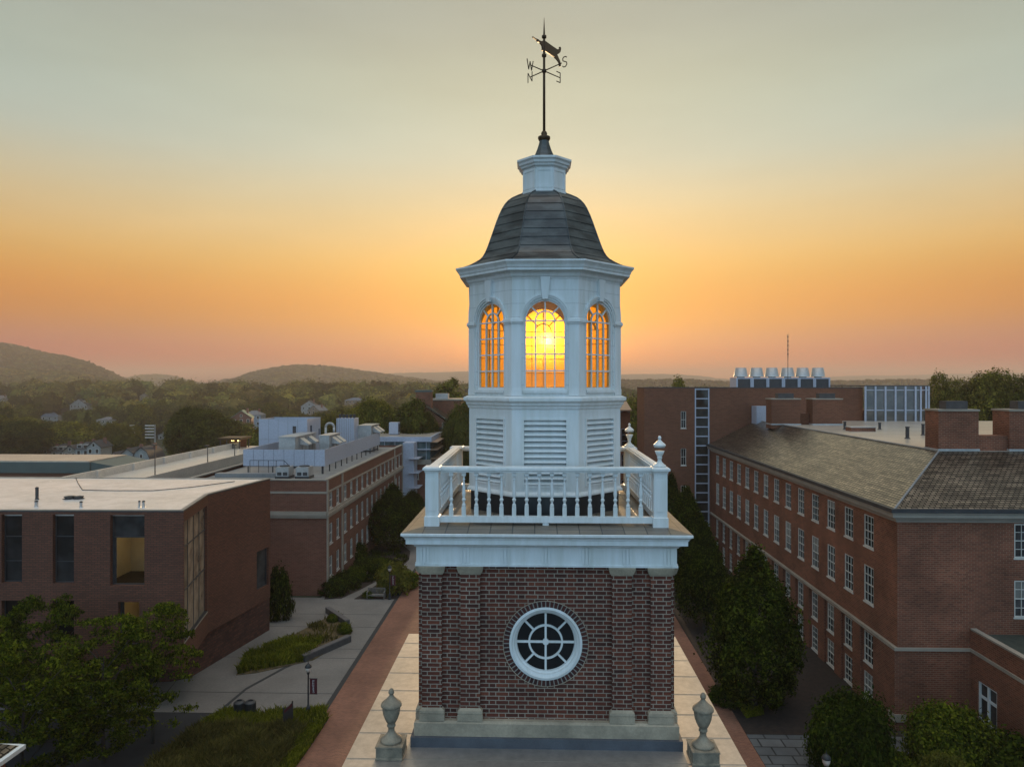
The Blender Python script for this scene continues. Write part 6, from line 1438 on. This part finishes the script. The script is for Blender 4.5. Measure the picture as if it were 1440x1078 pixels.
# ------------------------------------------------------------------ hills
def hill(name, prof, d, depth, cell, bump_h, crowns, seed, canopy=None, base=None):
    rg = np.random.default_rng(seed); px = np.array([p[0] for p in prof], float); py = np.array([p[1] for p in prof], float)
    n = int((px[-1]-px[0])*d/1000/cell)+2; u = np.linspace(px[0], px[-1], n); m_ = max(12, int(depth*1.35/cell*.8))
    yv = np.interp(u, px, py); ker = np.ones(9)/9; yv = np.convolve(np.pad(yv, 4, 'edge'), ker, 'valid'); zr = CZ+(539-yv)/1000*d
    w = np.linspace(0, 1.35, m_)
    def surf(uu, ww):
        zr_ = np.interp(uu, u, zr); dd = d-depth+ww*depth; t = (uu-720)/1000; x = F.x*dd+RV.x*t*dd; y = F.y*dd+RV.y*t*dd
        b = np.asarray(gz(x, y), float) if base is None else base
        s = np.where(ww <= 1, sst(ww), 1-.5*(ww-1)); rel = np.sin(uu*.05+ww*3)*.06+np.sin(uu*.11-ww*7)*.04
        return x, y, b+(zr_-b)*np.clip(s+rel*np.sin(np.pi*np.clip(ww, 0, 1)), 0, 1.02)
    U, Wv = np.meshgrid(u, w); x, y, z = surf(U, Wv); z = z+rg.random(z.shape)*bump_h
    V = np.stack([x, y, z], -1).reshape(-1, 3); f = [(j*n+i, j*n+i+1, (j+1)*n+i+1, (j+1)*n+i) for j in range(m_-1) for i in range(n-1)]
    me = bpy.data.meshes.new(name); me.from_pydata(V.tolist(), [], f); me.materials.append(MT['hillwood']); o = bpy.data.objects.new(name, me); COL.objects.link(o); tag(o, kind='structure')
    if crowns:
        uu = rg.uniform(px[0], px[-1], crowns); ww = rg.random(crowns)**.8*1.06; x, y, z = surf(uu, ww); sz = (.5+1.3*rg.random(crowns)**2.2)*canopy
        per = 22; v = rg.normal(size=(crowns, per, 3)); v /= np.linalg.norm(v, axis=2, keepdims=True); v[:, :, 2] = np.abs(v[:, :, 2])
        C = np.stack([x, y, z-sz*.25], -1)[:, None, :]+v*sz[:, None, None]*.55; Q = leaf_quads(rg, C.reshape(-1, 3), canopy*.30, .3, out=v.reshape(-1, 3), k=2.0)
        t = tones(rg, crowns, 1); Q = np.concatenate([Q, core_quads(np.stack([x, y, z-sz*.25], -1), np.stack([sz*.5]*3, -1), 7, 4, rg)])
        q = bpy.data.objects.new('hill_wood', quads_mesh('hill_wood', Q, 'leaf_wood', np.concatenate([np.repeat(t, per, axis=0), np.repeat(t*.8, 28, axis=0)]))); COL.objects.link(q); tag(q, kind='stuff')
hill('wooded_hill', [(-90, 477), (0, 485), (30, 489), (60, 498), (100, 505), (130, 515), (165, 529), (185, 542), (205, 554), (235, 568)], 1700, 640, 8, 3, 6500, 41, 13)
hill('wooded_spur', [(-90, 514), (0, 520), (60, 523), (110, 527), (140, 532), (160, 542), (180, 554), (205, 566)], 1270, 260, 6, 2, 3200, 42, 11)
hill('gap_hill', [(140, 552), (165, 537), (182, 531), (205, 527), (240, 529), (275, 538), (300, 543), (340, 552)], 3000, 600, 14, 4, 2200, 43, 17)
hill('gap_slope', [(235, 556), (275, 544), (320, 534), (345, 530), (385, 532), (420, 545)], 2700, 500, 14, 4, 1800, 46, 16)
hill('long_hill', [(262, 560), (300, 547), (330, 533), (370, 522), (400, 516), (425, 514), (455, 517), (480, 519), (520, 525), (560, 530), (600, 537), (640, 540), (680, 543), (740, 548)], 2100, 660, 11, 3, 6500, 44, 15)
hill('far_ridge', [(480, 536), (520, 528), (560, 524), (600, 525), (640, 523), (700, 522), (860, 528), (900, 526), (930, 526), (980, 528), (1010, 533), (1070, 537)], 4300, 800, 28, 5, 0, 45)
hill('far_eastern_ridge', [(990, 537), (1080, 533), (1160, 531), (1210, 528), (1250, 529), (1290, 528), (1330, 525), (1370, 527), (1420, 524), (1490, 526)], 4900, 800, 32, 5, 0, 47)
hill('low_wooded_ridge', [(840, 537), (900, 536), (960, 535), (1010, 538), (1100, 540), (1250, 536), (1300, 535), (1340, 538), (1490, 537)], 1500, 260, 8, 2, 3200, 48, 12)
# ------------------------------------------------------------------ hazy air
def haze():
    m, nt, N, L = new_mat('hazy_air'); o = N('ShaderNodeOutputMaterial'); v = N('ShaderNodeVolumePrincipled'); L(v.outputs[0], o.inputs['Volume'])
    v.inputs['Color'].default_value = (.64, .56, .51, 1); v.inputs['Density'].default_value = HAZE; v.inputs['Anisotropy'].default_value = .15
    MT['haze'] = m; b = MB().box(-4900, 4900, -300, 5900, -26, 124).build('haze', 'haze'); tag(b, kind='stuff'); return b
HAZE = 3.2e-4
haze()
